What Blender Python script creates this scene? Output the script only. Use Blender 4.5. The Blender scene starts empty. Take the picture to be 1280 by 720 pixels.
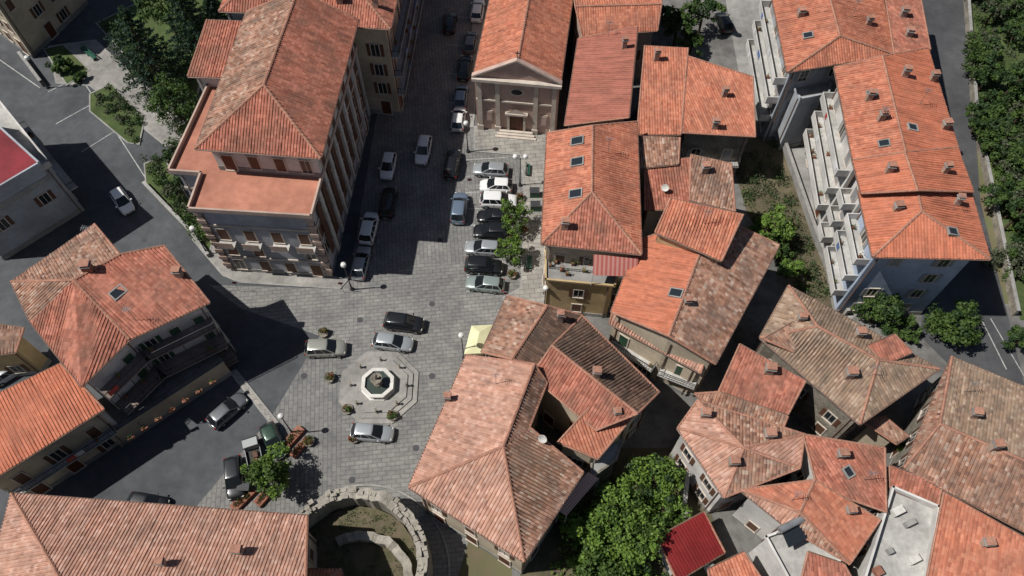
import bpy, math, random, bmesh
from mathutils import Vector
random.seed(11)
R=random.random
def U(a,b): return a+(b-a)*random.random()
HC=78.0; FP=1000.0
CT=math.cos(math.radians(30)); ST=math.sin(math.radians(30))
scene=bpy.context.scene
# ---------- camera-matched survey of the town plan: sight line -> real point at true height h
def P(u,v,h=0.0):
    x=(u-640)/FP; y=(360-v)/FP
    Y=y*CT+ST; Z=y*ST-CT; t=(h-HC)/Z
    return Vector((x*t,Y*t,h))
def ray(u,v):
    x=(u-640)/FP; y=(360-v)/FP
    return Vector((0,0,HC)),Vector((x,y*CT+ST,y*ST-CT))
def VP(s):
    if s[0]=='w': return Vector(s[1:4])
    if s[0]=='g':
        p=P(s[1],s[2],0); p.z=s[3]; return p
    return P(*s)
# ---------- materials
def nmat(name):
    m=bpy.data.materials.new(name); m.use_nodes=True
    nt=m.node_tree; b=nt.nodes['Principled BSDF']; return m,nt,b
def N(nt,t,**k):
    n=nt.nodes.new(t)
    for a,b in k.items(): setattr(n,a,b)
    return n
def ramp(nt,stops):
    r=N(nt,'ShaderNodeValToRGB'); e=r.color_ramp.elements
    while len(e)<len(stops): e.new(.5)
    for i,(p,c) in enumerate(stops):
        e[i].position=p; e[i].color=(c[0],c[1],c[2],1)
    return r
def mat(name,c1,c2=None,scale=1.0,rough=.85,bump=.0,bscale=20,var=.25,metal=0,coat=0):
    m,nt,b=nmat(name); L=nt.links.new
    c2=c2 or tuple(x*.8 for x in c1)
    tc=N(nt,'ShaderNodeTexCoord')
    n1=N(nt,'ShaderNodeTexNoise'); n1.inputs['Scale'].default_value=scale; n1.inputs['Detail'].default_value=8
    n1.inputs['Roughness'].default_value=.65
    L(tc.outputs['Object'],n1.inputs['Vector'])
    r=ramp(nt,[(.35,c1),(.65,c2)]); L(n1.outputs['Fac'],r.inputs['Fac'])
    n2=N(nt,'ShaderNodeTexNoise'); n2.inputs['Scale'].default_value=scale*.17; n2.inputs['Detail'].default_value=4
    L(tc.outputs['Object'],n2.inputs['Vector'])
    r2=ramp(nt,[(.3,(1-var,)*3),(.7,(1+var*.4,)*3)]); L(n2.outputs['Fac'],r2.inputs['Fac'])
    mx=N(nt,'ShaderNodeMixRGB',blend_type='MULTIPLY'); mx.inputs[0].default_value=1
    L(r.outputs[0],mx.inputs[1]); L(r2.outputs[0],mx.inputs[2]); L(mx.outputs[0],b.inputs['Base Color'])
    b.inputs['Roughness'].default_value=rough; b.inputs['Metallic'].default_value=metal
    b.inputs['Coat Weight'].default_value=coat
    b.inputs['Specular IOR Level'].default_value=.3
    if bump:
        n3=N(nt,'ShaderNodeTexNoise'); n3.inputs['Scale'].default_value=bscale; L(tc.outputs['Object'],n3.inputs['Vector'])
        bp=N(nt,'ShaderNodeBump'); bp.inputs['Strength'].default_value=bump; bp.inputs['Distance'].default_value=.05
        L(n3.outputs['Fac'],bp.inputs['Height']); L(bp.outputs[0],b.inputs['Normal'])
    return m
PER=.30
def tile(name,cols,patch,pamt=.5,rowl=.38):
    m,nt,b=nmat(name); L=nt.links.new
    uv=N(nt,'ShaderNodeUVMap'); sp=N(nt,'ShaderNodeSeparateXYZ'); L(uv.outputs[0],sp.inputs[0])
    def mth(op,a,val=None):
        n=N(nt,'ShaderNodeMath',operation=op); L(a,n.inputs[0])
        if val is not None: n.inputs[1].default_value=val
        return n.outputs[0]
    fu=mth('FLOOR',mth('DIVIDE',sp.outputs[0],PER)); dv=mth('DIVIDE',sp.outputs[1],rowl); fv=mth('FLOOR',dv)
    cb=N(nt,'ShaderNodeCombineXYZ'); L(fu,cb.inputs[0]); L(fv,cb.inputs[1])
    wn=N(nt,'ShaderNodeTexWhiteNoise',noise_dimensions='2D'); L(cb.outputs[0],wn.inputs['Vector'])
    n=len(cols); r=ramp(nt,[(i/(n-1),c) for i,c in enumerate(cols)]); L(wn.outputs['Value'],r.inputs['Fac'])
    tc=N(nt,'ShaderNodeTexCoord')
    n2=N(nt,'ShaderNodeTexNoise'); n2.inputs['Scale'].default_value=.4; n2.inputs['Detail'].default_value=8; n2.inputs['Roughness'].default_value=.72
    L(tc.outputs['Object'],n2.inputs['Vector'])
    r2=ramp(nt,[(.42,(0,0,0)),(.66,(pamt,)*3)]); L(n2.outputs['Fac'],r2.inputs['Fac'])
    mx=N(nt,'ShaderNodeMixRGB'); L(r2.outputs[0],mx.inputs[0]); L(r.outputs[0],mx.inputs[1]); mx.inputs[2].default_value=(*patch,1)
    mp=N(nt,'ShaderNodeMapping'); mp.inputs['Scale'].default_value=(1.6,.22,1); L(uv.outputs[0],mp.inputs[0])
    n3=N(nt,'ShaderNodeTexNoise'); n3.inputs['Scale'].default_value=1.3; n3.inputs['Detail'].default_value=7; n3.inputs['Roughness'].default_value=.7
    L(mp.outputs[0],n3.inputs['Vector'])
    r3=ramp(nt,[(.3,(.60,.61,.63)),(.52,(1,1,1)),(.75,(1.25,1.23,1.2))]); L(n3.outputs['Fac'],r3.inputs['Fac'])
    m2=N(nt,'ShaderNodeMixRGB',blend_type='MULTIPLY'); m2.inputs[0].default_value=1; L(mx.outputs[0],m2.inputs[1]); L(r3.outputs[0],m2.inputs[2])
    L(m2.outputs[0],b.inputs['Base Color']); b.inputs['Roughness'].default_value=.85; b.inputs['Specular IOR Level'].default_value=.2
    fr=mth('FRACT',dv); bp=N(nt,'ShaderNodeBump'); bp.inputs['Strength'].default_value=.6; bp.inputs['Distance'].default_value=.03
    L(fr,bp.inputs['Height']); L(bp.outputs[0],b.inputs['Normal'])
    return m
M={}
M['orange']=tile('tile_orange',[(.38,.13,.08),(.47,.17,.10),(.55,.23,.145),(.42,.145,.09)],(.25,.12,.085),.55)
M['orange2']=tile('tile_new_orange',[(.43,.145,.082),(.48,.165,.095),(.52,.19,.115),(.45,.15,.085)],(.33,.135,.09),.45)
M['red']=tile('tile_red',[(.29,.10,.068),(.38,.14,.092),(.49,.20,.14),(.33,.12,.08)],(.16,.09,.065),.75)
M['plainred']=tile('tile_plain_brick_red',[(.33,.125,.09),(.36,.14,.10),(.39,.15,.11),(.35,.13,.095)],(.26,.11,.08),.5)
M['pink']=tile('tile_pale',[(.34,.18,.13),(.52,.30,.225),(.43,.225,.16),(.60,.39,.31)],(.26,.165,.125),.6)
M['old']=tile('tile_old',[(.17,.085,.06),(.33,.17,.11),(.43,.255,.185),(.25,.125,.085),(.5,.37,.29)],(.14,.10,.08),.8)
M['brown']=tile('tile_lichen',[(.20,.135,.10),(.34,.235,.16),(.27,.175,.125),(.43,.325,.245)],(.15,.125,.095),.75)
M['dark']=tile('tile_dark',[(.09,.055,.042),(.17,.10,.07),(.13,.075,.055),(.24,.15,.11)],(.08,.07,.058),.7)
M['ridge']=mat('ridge_tile',(.43,.22,.15),(.28,.14,.10),4)
M['soffit']=mat('eave_soffit',(.24,.16,.11),(.18,.12,.08),4)
M['gutter']=mat('gutter_copper',(.20,.12,.09),(.14,.09,.07),3,.5)
def wall(n,c,var=.3): return mat(n,c,tuple(x*.84 for x in c),1.6,.9,.15,30,var)
M['white']=wall('plaster_white',(.62,.60,.57)); M['cream']=wall('plaster_cream',(.52,.44,.33))
M['ochre']=wall('plaster_ochre',(.54,.40,.22)); M['grey']=wall('plaster_grey',(.36,.38,.41))
M['pinkw']=wall('plaster_pink',(.48,.36,.30)); M['stone']=mat('rubble_stone',(.33,.295,.245),(.17,.15,.12),4,.9,.8,7,.45)
M['ruin']=mat('ruin_limestone',(.38,.35,.30),(.24,.22,.18),2.5,.9,.8,7,.35)
M['blue']=wall('plaster_pale_blue',(.40,.47,.58)); M['bgrey']=wall('plaster_blue_grey',(.45,.46,.49))
M['churchw']=wall('church_plaster',(.54,.385,.325)); M['trim']=mat('trim_travertine',(.57,.50,.43),(.47,.41,.35),3)
M['shut']=mat('shutter_brown',(.13,.06,.035),(.09,.045,.03),6,.6); M['shutg']=mat('shutter_green',(.04,.09,.05),(.03,.07,.04),6,.6)
M['shutgrey']=mat('shutter_grey',(.3,.3,.3),(.24,.24,.24),6,.6)
M['door']=mat('door_wood',(.12,.04,.02),(.08,.03,.015),5,.6)
M['rail']=mat('iron_railing',(.05,.05,.055),None,5,.5); M['railw']=mat('white_railing',(.55,.55,.55),None,5,.5)
M['conc']=mat('concrete',(.33,.32,.30),(.22,.215,.205),.8,.9,.2,12,.4)
M['concd']=mat('worn_alley_concrete',(.19,.185,.175),(.12,.115,.11),.8,.9,.3,12,.4)
M['slabw']=mat('balcony_slab',(.48,.47,.44),(.36,.35,.33),2,.85,.1,10,.35)
M['slabshade']=mat('balcony_slab_shaded',(.26,.20,.17),(.19,.15,.13),2,.85,.1,10,.35)  # balcony slab colour darkened to stand in for shade under the roof
M['terr']=mat('terracotta_floor',(.49,.215,.145),(.39,.165,.11),1.2,.85,.1,10,.35)
M['redmetal']=mat('red_sheet_metal',(.22,.02,.02),(.17,.015,.015),1,.5); M['redroof']=mat('red_membrane',(.25,.025,.035),(.18,.02,.025),.7,.7,.1,10,.4)
m,nt,b=nmat('window_glass'); b.inputs['Base Color'].default_value=(.02,.025,.03,1); b.inputs['Roughness'].default_value=.08; M['glass']=m
m,nt,b=nmat('water'); b.inputs['Base Color'].default_value=(.05,.065,.055,1); b.inputs['Roughness'].default_value=.05; M['water']=m
M['asphalt']=mat('asphalt',(.092,.096,.102),(.066,.07,.076),.9,.9,.3,25,.35)
M['asphalt2']=mat('asphalt_street',(.085,.086,.09),(.06,.062,.067),.7,.9,.3,25,.35)
M['paint']=mat('road_paint',(.50,.50,.48),(.25,.25,.24),3,.7)
M['ground']=mat('ground_earth',(.12,.13,.06),(.16,.125,.08),.35,.95,.4,6,.4)
M['grass']=mat('grass',(.05,.085,.025),(.09,.11,.04),1.5,.95,.5,30,.4)
M['earth']=mat('garden_earth',(.14,.11,.075),(.08,.08,.04),1.2,.95,.5,14,.4)
M['pave']=mat('pavement_slabs',(.33,.315,.29),(.23,.22,.205),1.3,.85,.2,14,.35)
M['kerb']=mat('kerb_stone',(.34,.33,.31),(.24,.235,.225),3)
M['bark']=mat('bark',(.10,.07,.045),(.06,.045,.03),6,.95,.5,15)
M['yellow']=mat('cream_canvas',(.66,.64,.40),(.58,.56,.34),2,.8)
M['white2']=mat('white_marble',(.66,.64,.60),(.54,.52,.48),3,.5)
M['metal']=mat('galvanised',(.4,.41,.42),None,5,.4,metal=.6)
M['chim']=mat('chimney_plaster',(.40,.29,.23),(.30,.22,.17),4); M['brick']=mat('brick',(.32,.14,.09),(.22,.10,.07),7,.9,.3,20)
M['lampg']=mat('lamp_globe',(.75,.75,.72),None,5,.3)
M['gbench']=mat('bench_green',(.03,.12,.08),None,6,.5)
M['cloth1']=mat('laundry_white',(.7,.7,.7),None,5); M['cloth2']=mat('laundry_blue',(.12,.2,.4),None,5); M['cloth3']=mat('laundry_red',(.45,.08,.06),None,5)
def stripes(name,c1,c2,sc,ax=0):
    m,nt,b=nmat(name); L=nt.links.new
    uv=N(nt,'ShaderNodeUVMap'); w=N(nt,'ShaderNodeTexWave'); w.inputs['Scale'].default_value=sc; w.bands_direction='X' if ax==0 else 'Y'
    L(uv.outputs[0],w.inputs['Vector']); r=ramp(nt,[(.45,c1),(.55,c2)]); L(w.outputs['Fac'],r.inputs['Fac']); L(r.outputs[0],b.inputs['Base Color']); return m
M['awn']=stripes('awning_red_stripe',(.30,.07,.055),(.36,.17,.14),.8); M['awn2']=stripes('awning_pale_stripe',(.6,.45,.38),(.45,.22,.17),.8)
def paving(name,rot,c1,c2,mort,bw,bh):
    m,nt,b=nmat(name); L=nt.links.new
    tc=N(nt,'ShaderNodeTexCoord'); mp=N(nt,'ShaderNodeMapping'); mp.inputs['Rotation'].default_value=(0,0,math.radians(rot))
    L(tc.outputs['Object'],mp.inputs[0])
    br=N(nt,'ShaderNodeTexBrick'); br.inputs['Scale'].default_value=1; br.inputs['Brick Width'].default_value=bw; br.inputs['Row Height'].default_value=bh
    br.inputs['Mortar Size'].default_value=.04; br.inputs['Mortar Smooth'].default_value=.3
    br.inputs['Color1'].default_value=(*c1,1); br.inputs['Color2'].default_value=(*c2,1); br.inputs['Mortar'].default_value=(*mort,1)
    L(mp.outputs[0],br.inputs['Vector'])
    cur=br.outputs['Color']
    for sc,lo,hi,de in((.16,.68,1.2,9),(1.1,.82,1.16,6),(.45,.82,1.12,8)):
        n2=N(nt,'ShaderNodeTexNoise'); n2.inputs['Scale'].default_value=sc; n2.inputs['Detail'].default_value=de; n2.inputs['Roughness'].default_value=.7
        L(tc.outputs['Object'],n2.inputs['Vector']); r2=ramp(nt,[(.32,(lo,lo,lo*1.01)),(.68,(hi,hi*.99,hi*.97))]); L(n2.outputs['Fac'],r2.inputs['Fac'])
        mx=N(nt,'ShaderNodeMixRGB',blend_type='MULTIPLY'); mx.inputs[0].default_value=1; L(cur,mx.inputs[1]); L(r2.outputs[0],mx.inputs[2]); cur=mx.outputs[0]
    L(cur,b.inputs['Base Color']); b.inputs['Roughness'].default_value=.8
    bp=N(nt,'ShaderNodeBump'); bp.inputs['Strength'].default_value=.4; bp.inputs['Distance'].default_value=.02; L(br.outputs['Fac'],bp.inputs['Height']); bp.invert=True
    L(bp.outputs[0],b.inputs['Normal']); return m
M['setts']=paving('basalt_setts',-6,(.175,.175,.172),(.222,.22,.212),(.12,.119,.116),.9,.45)
M['setts2']=paving('basalt_setts_rows',84,(.16,.161,.16),(.198,.196,.19),(.11,.11,.108),.9,.45)
M['slabs']=paving('church_paving',-6,(.32,.31,.285),(.26,.25,.23),(.17,.16,.15),1.2,.6)
def leaf(name,cs):
    m,nt,b=nmat(name); L=nt.links.new
    g=N(nt,'ShaderNodeNewGeometry'); n=len(cs); r=ramp(nt,[(i/(n-1),c) for i,c in enumerate(cs)]); L(g.outputs['Random Per Island'],r.inputs['Fac'])
    L(r.outputs[0],b.inputs['Base Color']); b.inputs['Roughness'].default_value=.6; b.inputs['Specular IOR Level'].default_value=.25
    t=N(nt,'ShaderNodeBsdfTranslucent'); L(r.outputs[0],t.inputs[0]); mx=N(nt,'ShaderNodeMixShader'); mx.inputs[0].default_value=.25
    L(b.outputs[0],mx.inputs[1]); L(t.outputs[0],mx.inputs[2]); L(mx.outputs[0],nt.nodes['Material Output'].inputs[0]); return m
M['lf']=leaf('leaf_mid',[(.045,.085,.02),(.08,.13,.03),(.06,.105,.025)]); M['lfd']=leaf('leaf_dark',[(.02,.045,.015),(.035,.07,.02),(.05,.085,.03)])
M['lfl']=leaf('leaf_bright',[(.11,.19,.03),(.16,.25,.045),(.08,.15,.03)]); M['con']=leaf('needle_dark',[(.02,.045,.03),(.035,.07,.045),(.05,.09,.055)])
M['oliv']=leaf('leaf_olive',[(.07,.085,.045),(.11,.125,.075),(.05,.065,.035)]); M['redl']=leaf('flower_red',[(.25,.04,.03),(.12,.08,.03),(.06,.09,.02)])
# ---------- mesh builder
class MB:
    def __init__(s): s.v=[];s.f=[];s.m=[];s.uv=[];s.mats=[]
    def mi(s,k):
        m=M[k] if isinstance(k,str) else k
        if m not in s.mats: s.mats.append(m)
        return s.mats.index(m)
    def face(s,pts,k,uv=None):
        b=len(s.v); s.v+=[tuple(p) for p in pts]; s.f.append(tuple(range(b,b+len(pts)))); s.m.append(s.mi(k))
        s.uv+= uv if uv else [(0,0)]*len(pts)
    def box(s,c,d,n,sx,sy,sz,k):
        d=d*(sx/2); n=n*(sy/2); z=Vector((0,0,sz/2))
        p=[c+d*a+n*b+z*e for e in(-1,1) for a,b in((-1,-1),(1,-1),(1,1),(-1,1))]
        if d.cross(n).z<0: p=[p[i] for i in(3,2,1,0,7,6,5,4)]
        for q in((3,2,1,0),(4,5,6,7),(0,1,5,4),(1,2,6,5),(2,3,7,6),(3,0,4,7)): s.face([p[i] for i in q],k)
    def cyl(s,a,b,r1,r2,k,n=8,cap=True):
        ax=(b-a).normalized(); t=Vector((1,0,0)) if abs(ax.x)<.9 else Vector((0,1,0)); x=ax.cross(t).normalized(); y=ax.cross(x)
        A=[a+(x*math.cos(i*2*math.pi/n)+y*math.sin(i*2*math.pi/n))*r1 for i in range(n)]
        B=[b+(x*math.cos(i*2*math.pi/n)+y*math.sin(i*2*math.pi/n))*r2 for i in range(n)]
        for i in range(n): j=(i+1)%n; s.face([A[i],A[j],B[j],B[i]],k)
        if cap: s.face(B,k); s.face(A[::-1],k)
    def ring(s,c,prof,k,n=8,rot=0):
        for (r0,z0),(r1,z1) in zip(prof,prof[1:]):
            for i in range(n):
                a=rot+i*2*math.pi/n; b=rot+(i+1)*2*math.pi/n
                q=[c+Vector((r0*math.cos(a),r0*math.sin(a),z0)),c+Vector((r0*math.cos(b),r0*math.sin(b),z0)),c+Vector((r1*math.cos(b),r1*math.sin(b),z1)),c+Vector((r1*math.cos(a),r1*math.sin(a),z1))]
                s.face(q,k)
    def build(s,name,parent=None,loc=None):
        me=bpy.data.meshes.new(name); me.from_pydata(s.v,[],s.f)
        for m in s.mats: me.materials.append(m)
        me.polygons.foreach_set('material_index',s.m)
        ul=me.uv_layers.new(name='UVMap'); ul.data.foreach_set('uv',[x for p in s.uv for x in p])
        o=bpy.data.objects.new(name,me); scene.collection.objects.link(o)
        if parent: o.parent=parent; o.location=-parent.location
        elif loc is not None: o.location=loc
        return o
def empty(name,loc):
    e=bpy.data.objects.new(name,None); e.location=loc; e.empty_display_size=1; scene.collection.objects.link(e); return e
Z=Vector((0,0,1))
def newell(p):
    n=Vector((0,0,0))
    for i in range(len(p)):
        a=p[i]; b=p[(i+1)%len(p)]
        n.x+=(a.y-b.y)*(a.z+b.z); n.y+=(a.z-b.z)*(a.x+b.x); n.z+=(a.x-b.x)*(a.y+b.y)
    return n.normalized()
def roofface(mb,pts,k,ribs=True):
    n=newell(pts)
    if n.z<0: pts=pts[::-1]; n=-n
    down=(n*n.z-Z)
    if down.length<.02: e=(pts[1]-pts[0]); down=Z.cross(e).normalized()
    else: down.normalize()
    ac=n.cross(down)
    uv=[(p.dot(ac),p.dot(down)) for p in pts]
    mb.face(pts,k,uv)
    if not ribs: return
    us=[x[0] for x in uv]
    for kk in range(math.ceil(min(us)/PER-.5),int(max(us)/PER)+1):
        u0=(kk+.5)*PER; hit=[]
        for i in range(len(pts)):
            j=(i+1)%len(pts)
            if (us[i]-u0)*(us[j]-u0)<0:
                t=(u0-us[i])/(us[j]-us[i]); hit.append((uv[i][1]*(1-t)+uv[j][1]*t,pts[i].lerp(pts[j],t)))
        hit.sort(key=lambda q:q[0])
        for a,b in zip(hit[::2],hit[1::2]):
            if b[0]-a[0]<.3: continue
            A=a[1]; B=b[1]+down*U(.0,.08); w=.095; sh=ac*U(-.015,.015)
            j0=n*U(.05,.09); j1=n*U(.05,.09)
            sec=lambda q,jz:[q-ac*w,q-ac*w*.5+jz+sh,q+ac*w*.5+jz+sh,q+ac*w]
            SA=sec(A,j0); SB=sec(B,j1); o=[-w,-w*.5,w*.5,w]
            for i in range(3):
                mb.face([SA[i],SB[i],SB[i+1],SA[i+1]],k,[(u0+o[i],a[0]),(u0+o[i],b[0]),(u0+o[i+1],b[0]),(u0+o[i+1],a[0])])
            mb.face(SB,'soffit')
def inset(pts,o):
    n=len(pts); A=sum(pts[i].x*pts[(i+1)%n].y-pts[(i+1)%n].x*pts[i].y for i in range(n)); sg=1 if A>0 else -1
    out=[]
    for i in range(n):
        a=pts[i-1];b=pts[i];c=pts[(i+1)%n]
        d1=Vector((b.x-a.x,b.y-a.y,0)).normalized(); d2=Vector((c.x-b.x,c.y-b.y,0)).normalized()
        n1=Z.cross(d1)*sg; n2=Z.cross(d2)*sg; m=(n1+n2); 
        if m.length<.3: m=n1
        m.normalize(); s=o/max(.45,m.dot(n1)); out.append(b+m*s)
    return out,sg
def window(mb,c,d,n,w,h,sh,closed,frame='trim',shut_open=True):
    if closed: mb.box(c+n*.04,d,n,w,.08,h,sh)
    else: mb.box(c+n*.015,d,n,w,.03,h,'glass'); mb.box(c+n*.04,d,n,.06,.06,h,frame)
    t=.12
    mb.box(c+Z*(h/2+t/2)+n*.05,d,n,w+2*t,.1,t,frame); mb.box(c-Z*(h/2+t/2)+n*.08,d,n,w+2*t,.18,t,frame)
    mb.box(c+d*(w/2+t/2)+n*.045,d,n,t,.09,h-.004,frame); mb.box(c-d*(w/2+t/2)+n*.045,d,n,t,.09,h-.004,frame)
    if shut_open and not closed:
        for s in(-1,1): mb.box(c+d*s*(w/2+t+w*.22)+n*.05,d,n,w*.42,.06,h,sh)
def leaves(mb,c,rad,n,size,kinds,flat=1.0):
    for _ in range(n):
        while 1:
            p=Vector((U(-1,1),U(-1,1),U(-1,1)))
            if p.length<1: break
        p.z*=flat; q=c+p*rad
        nn=(p+Vector((U(-1,1),U(-1,1),U(-.3,1.2)))).normalized(); t=nn.orthogonal().normalized(); b=nn.cross(t); a=U(0,6.28)
        x=(t*math.cos(a)+b*math.sin(a))*size*U(.6,1.2); y=nn.cross(x).normalized()*size*U(.35,.7)
        mb.face([q-x,q-y,q+x,q+y],kinds)
def balcony(mb,a,b,z,depth,n,slab='slabw',rail='rail',solid=None,bars=True,junk=True):
    d=(b-a).normalized(); L=(b-a).length; c=(a+b)/2; c=Vector((c.x,c.y,z))
    mb.box(c+n*depth/2,d,n,L,depth,.16,slab)
    e=c+n*(depth-.05)
    if junk:
        for i in range(int(L/2.5)):
            q=c+d*U(-L/2+.4,L/2-.4)+n*U(.3,depth-.3)
            if R()<.5: mb.box(q+Z*.25,d,n,.3,.3,.34,'brick'); leaves(mb,q+Z*.6,.28,14,.11,random.choice(['lf','lfd','lfl']),.9)
            elif R()<.5: mb.box(c+d*U(-L/2+.5,L/2-.5)+n*(depth+.03)+Z*.7,d,n,U(.5,1.2),.03,.7,random.choice(['cloth1','cloth2','cloth3','cloth1']))
    if solid:
        mb.box(e+Z*.56,d,n,L,.08,.95,solid)
        for s in(-1,1): mb.box(c+n*depth/2+d*s*(L/2-.04)+Z*.56,d,n,.08,depth-.2,.95,solid)
        return
    mb.box(e+Z*1.05,d,n,L,.06,.06,rail); mb.box(e+Z*.2,d,n,L,.04,.04,rail)
    k=int(L/.28)
    for i in range(k+1): mb.box(e+d*(-L/2+.03+i*(L-.06)/max(1,k))+Z*.58,d,n,.03,.03,.9,rail)
    for s in(-1,1):
        q=c+n*depth/2+d*s*(L/2-.03); mb.box(q+Z*1.05,d,n,.05,depth-.1,.06,rail)
        for j in range(4): mb.box(q+n*(-depth/2+.2+j*.25)+Z*.58,d,n,.03,.03,.9,rail)
def house(name,V,F,outline,tilek='orange',wallk='cream',over=.5,base=0.0,win=True,sh='shut',sp=2.8,ww=.95,wh=1.5,balc=(),bdepth=1.2,bsolid=None,brail='rail',ribs=True,skip=.12,floorh=3.1,topk=None,tiles=None,band=None,flat=False,parapet=0,closedp=.4,thick=.2,shopen=True):
    pts=[VP(s) for s in V]; cen=sum(pts,Vector())/len(pts); cen.z=0
    root=empty(name,cen)
    rm=MB(); fl=[]
    for i,f in enumerate(F):
        q=[pts[j] for j in f]; tk=(tiles[i] if tiles else tilek)
        if flat: roofface(rm,q,tk,False)
        else: roofface(rm,q,tk,ribs)
        fl.append(q)
        nn=newell(q); qq=[p-Z*thick for p in (q if nn.z<0 else q[::-1])]; rm.face(qq,'soffit')
    ec={}
    for fi,f in enumerate(F):
        for i in range(len(f)):
            e=(f[i],f[(i+1)%len(f)]); ec.setdefault(tuple(sorted(e)),[]).append(fi)
    for (i,j),fs in ec.items():
        a,b=pts[i],pts[j]; d=(b-a)
        if d.length<.05: continue
        if len(fs)==1:
            rm.face([a,b,b-Z*thick,a-Z*thick],'ridge' if not flat else wallk)
            dh=Vector((d.x,d.y,0))
            if not flat and abs(d.z)<.35:
                nn=Z.cross(dh).normalized()
                m=(a+b)/2
                if (m+nn*.3-cen).xy.length<(m-cen).xy.length: nn=-nn
                A=a+nn*.07-Z*.08; B=b+nn*.07-Z*.08
                rm.cyl(A,B,.075,.075,'gutter',6)
            elif not flat:
                k=max(1,int(d.length/.45))
                for t in range(k):
                    p=a.lerp(b,t/k); q=a.lerp(b,(t+1.08)/k); rm.cyl(p,q,.12,.10,'ridge',6)
        elif not flat:
            q0=fl[fs[0]]; n0=newell(q0); n0=n0 if n0.z>0 else -n0
            c1=sum(fl[fs[1]],Vector())/len(fl[fs[1]])
            if (c1-a).dot(n0)<-.02:
                k=max(1,int(d.length/.45))
                for t in range(k):
                    p=a.lerp(b,t/k); q=a.lerp(b,(t+1.08)/k); rm.cyl(p,q+Z*.0,.16,.13,'ridge',6)
    rm.build('roof',root)
    ol=[pts[i] for i in outline]; wp,sg=inset(ol,over)
    wm=MB(); wn=MB()
    n=len(wp)
    for i in range(n):
        a=wp[i]; b=wp[(i+1)%n]; ta=a-Z*(thick-.02 if not flat else thick+.0); tb=b-Z*(thick-.02 if not flat else thick)
        A=Vector((a.x,a.y,base)); B=Vector((b.x,b.y,base)); q=[A,B,tb,ta]
        if sg<0: q=q[::-1]
        wm.face(q,wallk)
        d=(B-A); L=d.length
        if L<.8: continue
        d.normalize(); nv=d.cross(Z)*sg; hm=min(ta.z,tb.z)
        if band and L>2: 
            for zb in band: wm.box((A+B)/2+Z*zb+nv*.06,d,nv,L+.2,.12,.28,'trim')
        wm.box((A+B)/2+Z*.35+nv*.03,d,nv,L+.06,.06,.7,'conc')
        if L>3 and base==0: wm.cyl(A+d*.4+nv*.08,Vector((A.x,A.y,hm-.1))+d*.4+nv*.08,.06,.06,'gutter',6)
        nf=int((hm-base-.3)/floorh)
        if win and L>1.8:
            k=max(1,int((L-.6)/sp))
            isb=i in balc
            for fz in range(nf):
                zc=base+fz*floorh+1.65
                if isb and fz>0: balcony(wn,A+d*.25,B-d*.25,base+fz*floorh+.35,bdepth,nv,solid=bsolid,rail=brail)
                for j in range(k):
                    if R()<skip: continue
                    c=A+d*(L*(j+.5)/k); c=Vector((c.x,c.y,zc)); 
                    if fz==0 and R()<.45:
                        window(wn,c-Z*.3,d,nv,1.15,2.3,'door',True,shut_open=False); continue
                    if isb: window(wn,c-Z*.2,d,nv,ww,wh+.45,sh,R()<closedp,shut_open=shopen)
                    else: window(wn,c,d,nv,ww,wh,sh,R()<closedp,shut_open=shopen)
    if parapet:
        pi,_=inset(ol,.0); 
        for i in range(n):
            a=pi[i];b=pi[(i+1)%n]; d=(b-a); L=d.length
            if L<.1: continue
            d.normalize(); wm.box((a+b)/2+Z*(parapet/2+.003),d,d.cross(Z),L+.18,.2,parapet,topk or wallk)
    wm.build('walls',root)
    if wn.f: wn.build('windows',root)
    return dict(root=root,faces=fl,pts=pts,wp=wp,sg=sg)
def hit(bd,u,v):
    o,dr=ray(u,v)
    for q in bd['faces']:
        n=newell(q); 
        if abs(n.dot(dr))<1e-6: continue
        c=sum(q,Vector())/len(q); t=(c-o).dot(n)/dr.dot(n); p=o+dr*t
        k=len(q); inside=False
        for i in range(k):
            a=q[i];b=q[(i+1)%k]
            if (a.y>p.y)!=(b.y>p.y) and p.x<(b.x-a.x)*(p.y-a.y)/(b.y-a.y)+a.x: inside=not inside
        if inside: return p,(n if n.z>0 else -n)
    return None
def chimney(bd,u,v,w=.6,h=1.1,k='chim'):
    r=hit(bd,u,v)
    if not r: return
    w*=U(.85,1.15); h*=U(.8,1.2)
    p,n=r; mb=MB(); a=U(-.15,.1); x=Vector((math.cos(a),math.sin(a),0)); y=Z.cross(x)
    mb.box(p+Z*(h/2-.3),x,y,w,w*.8,h+.6,k); mb.box(p+Z*(h+.05),x,y,w+.2,w*.8+.2,.1,'conc')
    for s in(-1,1): mb.box(p+Z*(h+.2)+x*s*w*.35,x,y,.1,w*.7,.2,k)
    mb.box(p+Z*(h+.34),x,y,w+.15,w*.8+.15,.08,'ridge')
    mb.build('chimney',bd['root'])
def skylight(bd,u,v,w=.8,l=1.1):
    r=hit(bd,u,v)
    if not r: return
    p,n=r; dn=(n*n.z-Z).normalized(); ac=n.cross(dn); mb=MB()
    def bx(c,sx,sy,sz,k):
        a=ac*sx/2;b=dn*sy/2;z=n*sz/2; q=[c+a*i+b*j+z*e for e in(-1,1) for i,j in((-1,-1),(1,-1),(1,1),(-1,1))]
        for f in((3,2,1,0),(4,5,6,7),(0,1,5,4),(1,2,6,5),(2,3,7,6),(3,0,4,7)): mb.face([q[i] for i in f],k)
    bx(p+n*.08,w,l,.18,'glass')
    for s in(-1,1): bx(p+n*.1+ac*s*(w/2+.06),.12,l+.24,.24,'conc'); bx(p+n*.1+dn*s*(l/2+.06),w,.12,.24,'conc')
    mb.build('skylight',bd['root'])
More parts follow.
